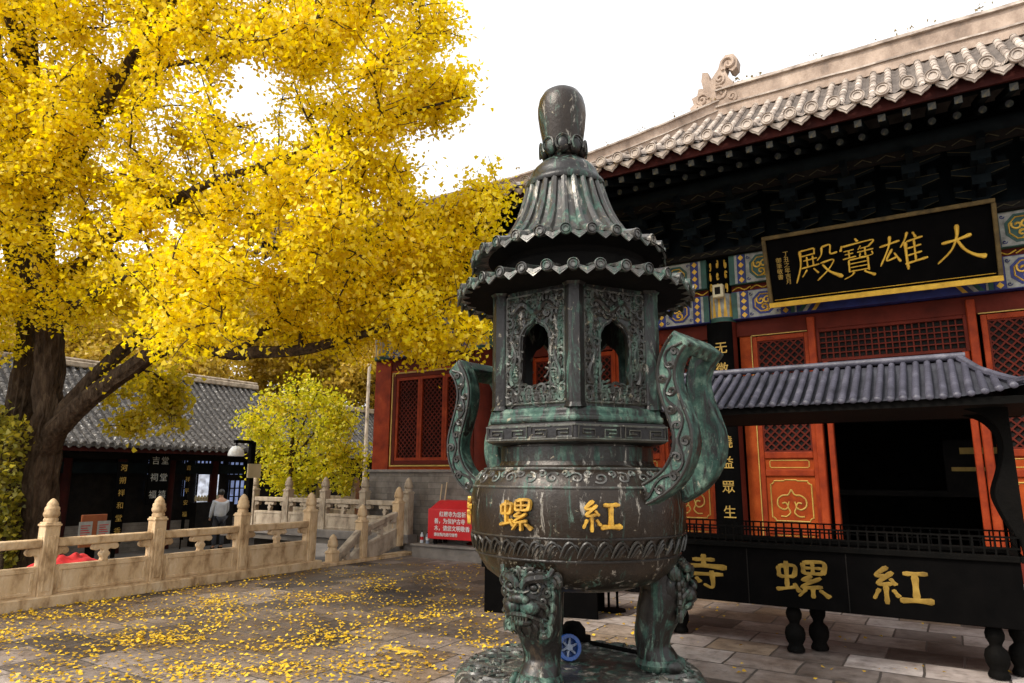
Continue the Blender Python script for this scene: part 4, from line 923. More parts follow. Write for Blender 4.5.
ogee = [(-.11, 2.14), (.11, 2.14), (.11, 2.47), (.105, 2.52), (.075, 2.57), (.035, 2.595), (0, 2.635), (-.035, 2.595), (-.075, 2.57), (-.105, 2.52), (-.11, 2.47)]
ch_ = empty('chamber'); ch_.parent = bu
hw = RW*.5
for k in range(6):
    f = face_fn(k, RW); mb = MB()
    # wall with the arched opening: outer rectangle bridged to the opening
    outer = [(-hw, 2.0), (hw, 2.0), (hw, 2.47), (hw, 2.57), (hw, Z1), (.1, Z1), (0, Z1), (-.1, Z1), (-hw, Z1), (-hw, 2.57), (-hw, 2.47)]
    for d in (0, -.035):
        n = len(ogee); vs = [f(u, v, d) for u, v in outer]+[f(u, v, d) for u, v in ogee]
        fs = [(i, (i+1) % n, n+(i+1) % n, n+i) for i in range(n)]
        mb.add(vs, fs if d == 0 else [tuple(reversed(q)) for q in fs])
    vs = [f(u, v, 0) for u, v in ogee]+[f(u, v, -.035) for u, v in ogee]; mb.add(vs, [(i, n+i, n+(i+1) % n, (i+1) % n) for i in range(n)])
    wll = mb.build('wall', 'bronze', ch_)
    rl = MB()
    rl.tube([f(u*1.16, 2.37+(v-2.37)*1.07, .004) for u, v in ogee+[ogee[0]]], .011, 5, False)
    for (a, b) in (((-hw+.075, 2.04), (hw-.075, 2.04)), ((hw-.075, 2.04), (hw-.075, 2.82)), ((hw-.075, 2.82), (-hw+.075, 2.82)), ((-hw+.075, 2.82), (-hw+.075, 2.04))):
        rl.tube([f(*a, .002), f(*b, .002)], .012, 5)
    ins = lambda x, y: not (abs(x) < .14 and -.27 < y < .215)
    scroll_relief(rl, .48, .76, .050, lambda u, v, d: f(u, 2.43+v, d+.003), .013, rg_, 1.12, ins)
    # waves along the foot and a curling dragon body over the arch
    for q in range(9):
        x = -.22+q*.055; rl.tube([f(x+.05*t_, 2.06+.06*math.sin(t_*3.1), .004) for t_ in (0, .25, .5, .75, 1)], .009, 5)
    P = [f(-.20+.40*t_, 2.72+.035*math.sin(t_*12+k), .006) for t_ in [i/16 for i in range(17)]]; rl.tube(P, [.008+.02*math.sin(math.pi*(i/16)**.7) for i in range(17)], 7)
    for sx in (-1, 1):
        P = [f(sx*(.185+.022*math.sin(t_*11)), 2.17+.48*t_, .006) for t_ in [i/14 for i in range(15)]]; rl.tube(P, [.022-.014*i/14 for i in range(15)], 6)
    rl.build('dragon_relief', 'bronze', wll, smooth=True)
for a in HEX:
    c = cyl(a, RW-.02, 0); mb = MB(); mb.lathe([(.082, 2.0), (.070, 2.03), (.070, Z1-.02), (.086, Z1)], 6, (c[0], c[1], 0), a0=a+R(30), a1=a+R(390)); mb.build('corner_post', 'bronze', ch_, bevel=.012, seg=2)
hf_ = MB(); hexring(hf_, 0, [(.5, 1.98), (.62, 1.985), (.62, 2.012), (.5, 2.02)]); hf_.build('floor', 'bronze_dark', ch_)
# tiled roofs
def tile_roof(name, prof, nrib, rtop, mat, parent=bu):
    """skirt with round ribs, scalloped caps and drips"""
    rf_ = MB(); rf_.lathe(prof, nrib*2).build
    o = rf_.build(name, mat, parent, smooth=True, angle=60)
    rb = MB(); cp = MB()
    r_e, z_e = prof[0]
    for k in range(nrib):
        th = 2*math.pi*k/nrib
        P = [cyl(th, r_+.004, z+.006) for r_, z in prof]; w_ = math.pi*r_e/nrib*.52
        rb.tube(P, [max(.011, w_*(.35+.65*(p[0]/r_e))*.9) for p in prof], 7)
        t_ = Vector((math.cos(th), math.sin(th), 0)); n_ = Vector((math.sin(th), -math.cos(th), 0)); c = n_*(r_e+.004)+Vector((0, 0, z_e+.005))
        R0 = w_*.92
        for (ra, rb_, d0, d1) in ((1.0, .72, .0, .02), (.72, .5, .008, .008), (.5, .0, .014, .014)):
            pass
        cp.M = Matrix(((t_.x, 0, n_.x, c.x), (t_.y, 0, n_.y, c.y), (0, 1, 0, c.z), (0, 0, 0, 1)))
        cp.lathe([(0, .012), (R0*.35, .012), (R0*.4, .02), (R0*.6, .02), (R0*.66, .010), (R0*.82, .010), (R0*.88, .022), (R0, .018), (R0, -.01), (0, -.012)], 14)
        cp.M = None
        th2 = th+math.pi/nrib; t_ = Vector((math.cos(th2), math.sin(th2), 0)); n_ = Vector((math.sin(th2), -math.cos(th2), 0)); c = n_*(r_e-.002)+Vector((0, 0, z_e)); W = math.pi*r_e/nrib
        ol = [(-W*.9, .03), (-W*.72, -.012), (-W*.42, -.036), (0, -.068), (W*.42, -.036), (W*.72, -.012), (W*.9, .03), (W*.5, .0), (0, -.014), (-W*.5, .0)]
        cp.prism(ol, lambda u, v, d: c+t_*u+Vector((0, 0, v))+n_*(d-v*.3), 0, .012)
        cp.tube([c+t_*u+Vector((0, 0, v))+n_*(.013-v*.3) for u, v in ((-W*.5, -.018), (0, -.048), (W*.5, -.018))], .004, 4)
    rb.build('tile_rib', mat, o, smooth=True); cp.build('eave_tiles', 'bronze_grey', o, smooth=True, angle=35)
    return o
lower = [(.885, 2.905), (.83, 2.915), (.76, 2.928), (.69, 2.945), (.62, 2.965), (.57, 2.985)]
tile_roof('lower_roof', lower, 32, .6, 'bronze_grey')
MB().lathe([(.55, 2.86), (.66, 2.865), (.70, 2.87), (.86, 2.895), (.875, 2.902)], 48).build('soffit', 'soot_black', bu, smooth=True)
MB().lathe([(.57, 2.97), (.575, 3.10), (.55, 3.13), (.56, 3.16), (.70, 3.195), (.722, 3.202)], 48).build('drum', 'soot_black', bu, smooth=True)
upper = [(.735, 3.205), (.645, 3.23), (.55, 3.28), (.465, 3.36), (.405, 3.46), (.36, 3.56), (.33, 3.65), (.305, 3.74), (.285, 3.82)]
ur = tile_roof('upper_roof', upper, 26, .4, 'bronze_grey')
MB().lathe([(.285, 3.79), (.318, 3.80), (.324, 3.82), (.318, 3.85), (.30, 3.86), (.288, 3.89), (.275, 3.925), (.272, 3.935), (.245, 3.975), (.20, 4.02), (.15, 4.05), (.135, 4.07), (.13, 4.10), (.0, 4.11)], 40).build('collar', 'bronze', ur, smooth=True, angle=50)
fi = MB().lathe([(.13, 4.08), (.145, 4.11), (.155, 4.16), (.168, 4.24), (.186, 4.35), (.198, 4.46), (.197, 4.53), (.182, 4.60), (.15, 4.655), (.10, 4.69), (.05, 4.705), (0, 4.71)], 40).build('finial', 'bronze_brown', bu, smooth=True)
mb = MB()
for k in range(9):
    th = k*2*math.pi/9; c = Vector(cyl(th, .15, 4.145)); n_ = Vector((math.sin(th), -math.cos(th), 0))
    mb.M = Matrix.Translation(c) @ Matrix.Rotation(th, 4, 'Z'); mb.sphere((0, 0, 0), (.064, .042, .075), 12, 8); mb.tube([(.056*math.cos(a), -.036, .066*math.sin(a)) for a in [i*math.pi/8-.4 for i in range(12)]], .009, 5); mb.M = None
mb.build('lotus_petals', 'bronze', fi, smooth=True)

UM = Matrix.Translation((-.05, 0, 3.2)) @ Matrix.Rotation(R(-1.5), 4, 'Y') @ Matrix.Translation((0, 0, -3.2)); ur.matrix_local = UM
fi.matrix_local = UM
# things under and behind the burner
wl_p = onz(570, 662, .225); wh = empty('blue_wheel', (wl_p.x, wl_p.y, .225)); wh.scale = (.74, .74, .74); wh.rotation_euler = (R(-14), 0, math.atan2(bs.y, bs.x)+R(20))
tag(wh, 'small blue plastic spoked reel leaning on the round bronze plinth under the burner', 'reel')
cz = .13
mb = MB(); mb.M = Matrix.Translation((0, 0, cz)) @ Matrix.Rotation(R(90), 4, 'X')
mb.lathe([(.088, -.03), (.12, -.03), (.126, -.02), (.126, .02), (.12, .03), (.088, .03), (.088, -.03)], 32); mb.M = None; mb.build('rim', 'blue_plastic', wh, smooth=True, angle=40)
mb = MB(); mb.M = Matrix.Translation((0, 0, cz)) @ Matrix.Rotation(R(90), 4, 'X'); mb.lathe([(0, -.035), (.03, -.035), (.035, 0), (.03, .035), (0, .035)], 16); mb.M = None; mb.build('hub', 'grey_plastic', wh, smooth=True)
for k in range(6):
    a = k*math.pi/3+.3; MB().tube([(.025*math.cos(a), 0, cz+.025*math.sin(a)), (.095*math.cos(a), 0, cz+.095*math.sin(a))], [.014, .010], 6).build('spoke', 'grey_plastic', wh)
a, b = onz(583, 641, .25), onz(640, 653, .25)
tl = empty('dark_tool', a); tag(tl, 'dark metal rake tool lying across the round plinth between the burner legs', 'tool')
d = b-a; MB().tube([(0, 0, .0), tuple(d)], .016, 8).build('handle', 'iron', tl, smooth=True)
mb = MB(); dn = d.normalized(); sd_ = Vector((-dn.y, dn.x, 0))
mb.M = Matrix.Rotation(math.atan2(dn.y, dn.x), 4, 'Z'); mb.box(-.06, .0, -.11, .11, -.022, .03); mb.M = None; mb.build('blade', 'iron', tl, bevel=.006)
bt = onz(573, 634, .3); tag(MB().lathe([(0, -.075), (.08, -.07), (.105, -.02), (.10, .04), (.06, .09), (.0, .105)], 20, (bt.x, bt.y, .30)).build('ash_pot', 'iron', smooth=True), 'rounded dark iron ash pot sitting on the plinth behind the blue reel', 'pot')
# black iron candle rack behind the left leg
q0, q1 = onz(484, 612), onz(598, 620)
rk = empty('candle_rack', (q0.x, q0.y, 0), math.atan2(q1.y-q0.y, q1.x-q0.x)); tag(rk, 'low black iron candle rack with solid sides standing behind the left burner leg', 'candle rack')
L = (q1-q0).length
for x0, x1 in ((0, .42), (L-.44, L)):
    mb = MB(); mb.box(x0, x1, 0, .03, 0, .50); mb.build('side_panel', 'black', rk, bevel=.005)
    mb = MB(); mb.box(x0+.02, x1-.02, .5, .53, 0, .50); mb.build('side_panel', 'black', rk, bevel=.005)
MB().box(-.03, L+.03, -.03, .56, .50, .58).build('tray', 'iron', rk, bevel=.008)
mb = MB()
for i in range(14):
    x = .05+i*(L-.1)/13
    for y in (.1, .27, .44): mb.tube([(x, y, .58), (x, y, .64)], [.006, .003], 5)
mb.build('candle_spikes', 'iron', rk)
# stand with two thin rods on a round foot
sp_ = onz(613, 611); st = empty('pole_stand', (sp_.x, sp_.y, 0)); tag(st, 'black stand with two thin rods rising from a round foot, seen between the burner legs', 'stand')
MB().lathe([(.15, 0), (.15, .02), (.05, .035), (0, .036)], 24).build('foot', 'iron', st, smooth=True, angle=30)
for x in (-.045, .05): MB().tube([(x, x*.3, .03), (x, x*.3, 1.0)], .016, 8).build('rod', 'iron', st)
MB().box(-.13, .13, -.02, .02, 1.0, 1.04).build('cross_bar', 'iron', st, bevel=.005)

# ------------------------------------------------------------------ black iron incense table with tiled canopy
TX, TY = -1.23, 7.2
tb = empty('incense_table', (TX, TY, 0)); tag(tb, 'long black iron incense trough with gold characters under a blue-grey tiled canopy', 'incense table')
HXT, HYT = 1.66, .40
mb = MB(); mb.box(-HXT, HXT, -HYT, -HYT+.03, .40, .92); mb.box(-HXT, HXT, HYT-.03, HYT, .40, .92); mb.box(-HXT, -HXT+.03, -HYT+.03, HYT-.03, .40, .92); mb.box(HXT-.03, HXT, -HYT+.03, HYT-.03, .40, .92); mb.box(-HXT+.03, HXT-.03, -HYT+.03, HYT-.03, .42, .46)
tro = mb.build('trough', 'black', tb, bevel=.006)
mb = MB(); frame(mb, -HXT-.03, HXT+.03, .90, .95, -HYT-.03, -HYT+.05, .03); mb.box(-HXT-.03, HXT+.03, HYT-.05, HYT+.03, .90, .95); mb.box(-HXT-.03, -HXT+.05, -HYT+.05, HYT-.05, .90, .95); mb.box(HXT-.05, HXT+.03, -HYT+.05, HYT-.05, .90, .95)
mb.build('rim', 'iron', tro, bevel=.006)
MB().box(-HXT+.04, HXT-.04, -HYT+.04, HYT-.04, .80, .84).build('ash_bed', 'stone', tro)
mb = MB()
for x in (-.42, .42): mb.box(x-.004, x+.004, -HYT-.006, -HYT, .405, .895)
mb.build('seam', 'soot', tro)
for ch, x in (('紅', .825), ('螺', .045), ('寺', -.83)):
    strokes(MB(), ch, .40, lambda u, v, d: (x+u*1.14, -HYT-.001-d, .655+v*.84), .002, 1.22).build('character', 'gold_dark', tro)
def rail(parent, x0, x1, y, n, z0=.95, z1=1.09):
    mb = MB()
    for i in range(n+1): x = x0+(x1-x0)*i/n; mb.box(x-.007, x+.007, y-.007, y+.007, z0, z1)
    for z in (z0+.055, z1): mb.box(x0-.01, x1+.01, y-.008, y+.008, z-.007, z+.007)
    return mb
rail(0, -HXT, HXT, -HYT, 44).build('railing', 'iron', tb); rail(0, -HXT, HXT, HYT, 44).build('railing', 'iron', tb)
for sx in (-1, 1):
    mb = MB()
    for i in range(9): y = -HYT+2*HYT*i/8; mb.box(sx*HXT-.007, sx*HXT+.007, y-.007, y+.007, .95, 1.09)
    for z in (1.005, 1.09): mb.box(sx*HXT-.008, sx*HXT+.008, -HYT, HYT, z-.007, z+.007)
    mb.build('railing', 'iron', tb)
gourd = [(.05, 0), (.12, .012), (.125, .03), (.11, .05), (.095, .07), (.135, .12), (.142, .165), (.125, .21), (.07, .245), (.075, .265), (.105, .30), (.112, .335), (.095, .37), (.06, .40)]
for x in (-1.28, .02, 1.52):
    for q in (-1, 1): MB().lathe([(a*.62, b) for a, b in gourd], 18, (x+q*.085, -.17+q*.10, 0)).build('leg', 'iron', tb, smooth=True, angle=60)
# wavy corner posts
PO = catmull([(.0, .92), (-.02, 1.05), (-.10, 1.25), (-.14, 1.42), (-.08, 1.62), (-.045, 1.80), (-.07, 1.95), (-.16, 2.06), (-.30, 2.13), (-.02, 2.14)], 5)
for sx in (-1, 1):
    for sy in (-1, 1):
        out = [(p[0], p[1]) for p in PO]+[(.02, 2.14), (.03, .92)]
        mb = MB(); mb.prism(out, lambda u, v, d: (sx*(HXT+.03+u), sy*(HYT-.05)+d, v), -.02, .02); mb.build('corner_post', 'iron', tb, bevel=.006)
MB().box(-HXT-.02, HXT+.02, -HYT-.02, HYT+.02, 2.14, 2.2).build('canopy_frame', 'iron', tb, bevel=.01)
# canopy roof: hipped with turned-up corners
ex, ey, rxx, ze, zrg = HXT+.25, HYT+.40, 1.43, 2.17, 2.585
CP = [(0, 0), (.25, .055), (.5, .16), (.75, .26), (1, .40)]
def clift(x, y): return .10*max(0, (abs(x)-1.2)/.69)**2*max(0, abs(y)/ey)**2
cpn, ctb = MB(), MB()
def cpath(x, sg):
    hipv = 1 if abs(x) <= rxx else max(0, (ex-abs(x))/(ex-rxx))
    return [Vector((x, sg*ey*(1-v*hipv), ze+interp(CP, v*hipv)+clift(x, ey*(1-v*hipv)))) for v in [i/8 for i in range(9)]] if hipv > .05 else []
rows = [-ex+.04+i*.0925 for i in range(int(2*ex/.0925)+1)]
for sg in (-1, 1):
    tube_rows(None, ctb, rows, lambda x: cpath(x, sg), AX, r=.030, seg=9)
    g_ = []
    for x in [-ex+2*ex*i/60 for i in range(61)]:
        P = cpath(x, sg) or [Vector((x, sg*ey, ze+clift(x, ey)))]*9
        g_ += P
    cpn.add(g_, [(i*9+j, i*9+j+1, i*9+10+j, i*9+9+j) for i in range(60) for j in range(8)])
    for x in rows: ctb.sphere((x, sg*(ey+.004), ze+clift(x, ey)+.014), (.030, .012, .026), 8, 6)
for sx in (-1, 1):
    g_ = []
    for k in range(13):
        y = -ey+2*ey*k/12; vm = 1-abs(y)/ey
        P = [Vector((sx*(ex-(ex-rxx)*vm*v), y, ze+interp(CP, vm*v)+clift(ex-(ex-rxx)*vm*v, y))) for v in [i/6 for i in range(7)]]
        g_ += P
        if 0 < k < 12 : tube_rows(None, ctb, [0], lambda r_: P, Vector((0, 1, 0)), r=.028, seg=.3)
    cpn.add(g_, [(i*7+j, i*7+j+1, i*7+8+j, i*7+7+j) for i in range(12) for j in range(6)])
cr_ = cpn.build('canopy_roof', 'lav_pan', tb, smooth=True)
ctb.build('cover_tiles', 'lav_tile', cr_, smooth=True, angle=60)
mb = MB(); mb.tube([(-rxx-.05, 0, zrg+.03), (rxx+.05, 0, zrg+.03)], .035, 10)
mb.build('ridge', 'lav_tile', cr_, smooth=True)
for sx in (-1, 1):
    for sy in (-1, 1):
        mb = MB(); mb.tube([(sx*(rxx+(ex-rxx)*t_), sy*ey*t_, ze+interp(CP, 1-t_)+clift(rxx+(ex-rxx)*t_, ey*t_)+.03) for t_ in [i/8 for i in range(9)]]+[(sx*(ex+.05), sy*(ey+.05), ze+.15)], [.035]*9+[.02], 8); mb.build('hip_ridge', 'lav_tile', cr_, smooth=True)
mb = MB(); frame(mb, -ex+.03, ex-.03, ze-.06, ze-.0, -ey+.03, -ey+.06, .03); mb.box(-ex+.03, ex-.03, ey-.06, ey-.03, ze-.06, ze); mb.box(-ex+.03, ex-.03, -ey+.06, ey-.06, ze-.055, ze-.03); mb.build('eave_board', 'iron', tb)
# ------------------------------------------------------------------ marble balustrades
def post_mesh(mat, h=.86):
    mb = MB(); w_ = .085
    mb.box(-w_, w_, -w_, w_, 0, h)
    mb.box(-w_-.008, w_+.008, -.05, .05, .06, h-.16)
    mb.box(-.05, .05, -w_-.008, w_+.008, .06, h-.16)
    mb.box(-w_-.012, w_+.012, -w_-.012, w_+.012, h-.05, h-.02)
    o = mb.build('post', mat, None, bevel=.010, seg=2)
    f = MB(); f.lathe([(.078, h), (.082, h+.03), (.070, h+.05), (.088, h+.075), (.092, h+.105), (.080, h+.13), (.084, h+.145), (.080, h+.17), (.062, h+.19), (.065, h+.205), (.050, h+.235), (.028, h+.262), (.012, h+.275), (0, h+.278)], 18, rf=lambda a, z: 1+.03*math.cos(8*a))
    f.build('finial', mat, o, smooth=True, angle=60); return o
def panel_parts(L, mat, parent, slope=0.0):
    """panel of length L along local +Y between posts: slab, pierced cloud strip and handrail; slope = rise per metre"""
    S = lambda u, v, d: (d, u, v+slope*u)
    mb = MB(); mb.prism([(0, .0), (L, .0), (L, .345), (0, .345)], S, -.055, .055)
    for d0, d1 in ((.055, .066), (-.066, -.055)): 
        for (a, b, c, e) in ((.05, L-.05, .03, .07), (.05, L-.05, .285, .325), (.05, .09, .07, .285), (L-.09, L-.05, .07, .285)): mb.prism([(a, c), (b, c), (b, e), (a, e)], S, d0, d1)
    out = [mb.build('panel_slab', mat, parent, bevel=.006)]
    mb = MB(); mb.prism([(0, .56), (L, .56), (L, .66), (0, .66)], S, -.07, .07); out.append(mb.build('handrail', mat, parent, bevel=.018, seg=3))
    mb = MB(); m_ = L/2
    vase = [(m_+s*a, b) for s, pts in ((1, [(.045, .345), (.03, .38), (.06, .42), (.055, .44), (.025, .47), (.06, .495), (.11, .475), (.155, .49), (.165, .52), (.14, .559)]),) for a, b in pts]
    vase += [(2*m_-a, b) for a, b in reversed(vase)]
    mb.prism(vase, S, -.045, .045); out.append(mb.build('cloud_vase', mat, parent, bevel=.008))
    for q, s in ((0, 1), (L, -1)):
        o = [(q+s*a, b) for a, b in ((0, .345), (.02, .345), (.018, .42), (.03, .46), (.07, .475), (.11, .465), (.145, .49), (.15, .52), (.12, .559), (0, .559))]
        mb = MB(); mb.prism(o if s > 0 else o[::-1], S, -.045, .045); out.append(mb.build('cloud_bracket', mat, parent, bevel=.008))
    return out
# courtyard balustrade along the edge (runs away from the camera)
FX = -9.25
f1 = empty('marble_balustrade', (FX, 0, 0)); tag(f1, 'long warm marble balustrade with bud-topped posts edging the left side of the courtyard', 'balustrade')
MB().box(-.16, .14, -3.0, 8.55, -.02, .125).build('base_course', 'marble', f1, bevel=.012)
pst = post_mesh('marble'); PY = [-2.5+1.357*i for i in range(9)]
for i, y in enumerate(PY):
    p = pst if i == 0 else copy_tree(pst); p.parent = f1; p.location = (0, y, .11); p.rotation_euler = (0, 0, R(90*(i % 4)))
pp = None
for y0, y1 in zip(PY[:-1], PY[1:]):
    if pp is None: pp = panel_parts(y1-y0-.17, 'marble', f1)
    else: pp = [copy_tree(q, f1) for q in pp]
    for q in pp: q.location = (0, y0+.085, .115)
# sloping balustrade of the steps
f2 = empty('stair_balustrade', (FX-.02, 0, 0)); tag(f2, 'short sloping marble balustrade going down beside the steps near the red box', 'balustrade')
for y, z in ((8.92, -.62), (9.62, -.13), (10.62, .18)):
    p = copy_tree(pst); p.parent = f2; p.location = (0, y, z)
for a, b, za, zb in ((9.0, 9.54, -.50, -.10), (9.70, 10.54, -.06, .18)):
    for q in panel_parts(b-a, 'marble_grey', f2, (zb-za)/(b-a)+.0): q.location = (0, a, za)
MB().box(-.14, .16, 8.56, 11.2, -.02, .05).build('base_course', 'marble', f2, bevel=.01)
# balustrade of the bridge beside the hall
def run_x(name, label, xs_, y, zb, mat):
    f = empty(name, (0, y, 0)); tag(f, label, 'balustrade')
    for x in xs_:
        p = copy_tree(pst); p.parent = f; p.location = (x, 0, zb)
        p.data = gp.data; kids(p)[0].data = kids(gp)[0].data
    for a, b in zip(xs_[:-1], xs_[1:]):
        for q in panel_parts(b-a-.17, mat, f): q.location = (a+.085, 0, zb+.005); q.rotation_euler = (0, 0, R(-90)); 
    MB().box(xs_[0]-.15, xs_[-1]+.15, -.15, .15, zb-.16, zb+.012).build('base_course', 'stone', f, bevel=.012); return f
gp = post_mesh('marble_grey')
run_x('bridge_balustrade', 'grey marble balustrade beside the hall corner, nearer one of the two at the bridge', [-14.15, -12.95, -11.75, -10.55, -9.35], 11.0, .36, 'marble_grey')
run_x('bridge_balustrade', 'farther grey marble balustrade at the bridge, partly behind the small lime tree', [-15.0, -13.75, -12.5], 12.7, .36, 'marble_grey')
tag(MB().box(-15.2, -9.45, 10.9, 12.8, .08, .19).box(-15.1, -14.3, 11.2, 12.5, -.9, .079).box(-10.6, -9.45, 11.2, 12.5, -.9, .079).build('bridge_deck', 'yard'), kind='structure')
for o in (gp, ):
    for c in kids(o): bpy.data.objects.remove(c)
    bpy.data.objects.remove(o)
# ------------------------------------------------------------------ red notice box, bottles, leaning poles
q = onz(430, 547, .25); rb = empty('notice_box', (-7.98, 10.72, .25)); tag(rb, 'bright red metal offering box with white Chinese lettering standing before the hall wall', 'box')
MB().box(-.62, .62, 0, .42, .10, .66).build('body', 'red_box', rb, bevel=.008)
mb = MB()
for x in (-.5, .44):
    for y in (.04, .34): mb.box(x, x+.06, y, y+.05, 0, .10)
mb.build('legs', 'iron', rb)
mb = MB(); mb.prism([(.02, .66), (.42, .66), (.42, .82), (.30, .80)], lambda u, v, d: (d, u, v), -.60, .60); mb.build('lid', 'red_box', rb, bevel=.006)
for z, s, sz in ((.56, '红螺寺为您祈', .105), (.43, '善，为保护古寺', .105), (.30, '木，请您文明敬香', .105), (.185, '请在院内进行烧香', .07)):
    text('lettering', s, sz, 'white', rb, (-.46 if s[0] != '红' else -.34, -.006, z), (R(90), 0, 0), .002, 'LEFT', .001)
for i, (x, hgt, mt, lb_) in enumerate(((-8.80, .22, 'glass_clear', 'clear plastic bottle with red label on the kerb left of the red box'), (-8.66, .20, 'grey_plastic', 'small grey bottle with dark cap on the kerb nearest the red box'))):
    b = empty('bottle', (x, 10.80, .25)); tag(b, lb_, 'bottle')
    MB().lathe([(.034, 0), (.036, .02), (.034, .08), (.036, .13), (.030, .16), (.014, .185), (.013, hgt-.01), (0, hgt-.01)], 16).build('body', mt, b, smooth=True)
    MB().lathe([(.037, .06), (.037, .12)], 16).build('paper_label', 'red_box' if i == 0 else 'white', b, smooth=True)
    MB().lathe([(.016, hgt-.012), (.016, hgt+.012), (0, hgt+.014)], 12).build('cap', 'iron', b)
for x, ln, lb_ in ((-8.62, 1.12, 'pale wooden broom stick leaning on the grey brick sill, left one of the pair'), (-8.50, 1.16, 'pale wooden broom stick leaning on the grey brick sill, right one of the pair')):
    b = empty('broom', (x, 11.0, .25)); tag(b, lb_, 'broom')
    MB().tube([(0, 0, .12), (.03, .13, ln)], .014, 8).build('stick', 'wood', b, smooth=True)
    mb = MB()
    for k in range(14): a = k*2.4; mb.tube([(0, 0, .16), (.05*math.cos(a), .02*math.sin(a)-.01, .0)], .010, 4)
    mb.build('bristles', 'soot', b)
# ------------------------------------------------------------------ side shop building
BX, EX, RX = -20.0, -19.0, -22.3
BY0, BY1, GZ = 1.5, 16.9, -.65
sb = empty('shop_building', (BX, 9, GZ)); tag(sb, 'long low shop building with weathered grey tiled roof and dark front behind the ginkgo', 'building')
def sp(name, mb, mat, parent=None, **k):
    for i, v in enumerate(mb.v): mb.v[i] = (v[0]-BX, v[1]-9, v[2]-GZ)
    return mb.build(name, mat, parent or sb, **k)
def zs(t): return 2.30+interp([(0, 0), (.3, .62), (.6, 1.38), (1, 2.5)], t)       # slope height
pn, tt = MB(), MB(); AY = Vector((0, 1, 0)); rows = [BY0+.1+i*.235 for i in range(int((BY1-BY0)/.235))]
def spath(y): return [Vector((EX+(RX-EX)*t, y, zs(t))) for t in [i/10 for i in range(11)]]
tube_rows(None, tt, rows, spath, AY, r=.065, seg=.22)
for s in (EX, 2*RX-EX):
    g_ = []
    for i in range(11): t = i/10; g_ += [(s+(RX-s)*t, BY0, zs(t)-.02), (s+(RX-s)*t, BY1, zs(t)-.02)]
    pn.add(g_, [(i*2, i*2+1, i*2+3, i*2+2) for i in range(10)])
srf = sp('roof', pn, 'side_tile'); sp('cover_tiles', tt, 'side_tile', srf, smooth=True, angle=60)
mb = MB()
for y in rows:
    mb.M = Matrix.Translation((EX+.01, y, 2.315)) @ Matrix.Rotation(R(90), 4, 'Y'); mb.lathe([(0, .01), (.05, .01), (.07, .012), (.072, -.02)], 10); mb.M = None
    mb.prism([(-.10, .02), (-.06, -.05), (0, -.09), (.06, -.05), (.10, .02)], lambda u, v, d: (EX+.005+d, y+.117+u, 2.28+v), 0, .02)
sp('eave_tiles', mb, 'side_tile', srf)
mb = MB(); mb.box(RX-.22, RX+.22, BY0-.1, BY1+.1, 4.72, 4.90); mb.box(RX-.15, RX+.15, BY0-.1, BY1+.1, 4.90, 5.0); sp('ridge', mb, 'marble_grey', srf, bevel=.03)
mb = MB(); mb.box(EX-.07, EX-.03, BY0, BY1, 2.12, 2.24); sp('eave_board', mb, 'maroon')
mb = MB()
for i in range(60): y = BY0+.1+i*(BY1-BY0-.2)/59; mb.box(EX-1.0, EX-.08, y-.03, y+.03, 2.10, 2.17)
sp('rafters', mb, 'soot')
mb = MB(); mb.add([(BX-.2, BY0, GZ), (BX-.2, BY1, GZ), (BX-.2, BY1, 2.75), (BX-.2, BY0, 2.75)], [(0, 1, 2, 3)])
for y in (BY0, BY1): mb.prism([(BX-.2, GZ), (2*RX-BX, GZ), (2*RX-BX, 2.6), (RX, 4.75), (BX-.2, 2.75)], lambda u, v, d: (u, y+d, v), -.12, .12)
sp('wall', mb, 'soot')
sp('beam', B(BX-.1, BX+.08, BY0, BY1, 1.55, 1.85), 'cyan_dark'); sp('beam', B(BX-.1, BX+.04, BY0, BY1, 1.95, 2.1), 'soot')
SC_ = [8.0+1.48*i for i in range(7)]
for y in [BY0+.2, 3.5, 5.0, 6.5]+SC_: sp('column', MB().lathe([(.15, GZ), (.13, -.4), (.125, 1.95)], 14, (BX+.02, y, 0)), 'maroon', smooth=True)
sp('dado_wall', B(BX-.15, BX-.05, 9.6, BY1, GZ, .15), 'brick')
def lit(y0, y1, z0, z1, nx, nz, mat='pane'):
    w_ = MB(); X = BX-.12
    for i in range(nx+1): y = y0+(y1-y0)*i/nx; w_.box(X, X+.05, y-.018, y+.018, z0, z1)
    for j in range(nz+1): z = z0+(z1-z0)*j/nz; w_.box(X+.003, X+.047, y0-.018, y1+.018, z-.018, z+.018)
    f = sp('window', w_, 'soot'); sp('pane', B(X-.03, X-.02, y0, y1, z0, z1), mat, f); return f
def pz(px, py): p_ = onx(px, py, BX); return p_.y, p_.z
for (x0, y0, x1, y1, a, b, mt) in ((148, 457, 155, 475, 2, 4, 'pane'), (146, 481, 156, 500, 2, 2, 'pane'), (184, 459, 191, 474, 2, 3, 'pane'), (184, 480, 191, 497, 2, 2, 'pane'), (198, 459, 226, 469, 7, 2, 'pane'), (196, 474, 222, 516, 1, 1, 'shop'), (231, 462, 246, 475, 3, 3, 'pane'), (230, 480, 247, 505, 3, 3, 'pane')):
    ya, za = pz(x0, y1); yb, zb = pz(x1, y0); lit(ya, yb, za, zb, a, b, mt)
mb = MB(); ya, za = pz(196, 490); yb, _ = pz(222, 490)
for i in range(9): mb.lathe([(.04, 0), (.05, .1), (.03, .16), (.0, .2)], 8, (BX-.05, ya+(yb-ya)*(i+.5)/9, za-.35+.0))
sp('shelf_goods', mb, 'cream')
for y in (12.6,): sp('counter', B(BX-.1, BX+.25, ya-.1, yb+.3, GZ, za-.38), 'soot')
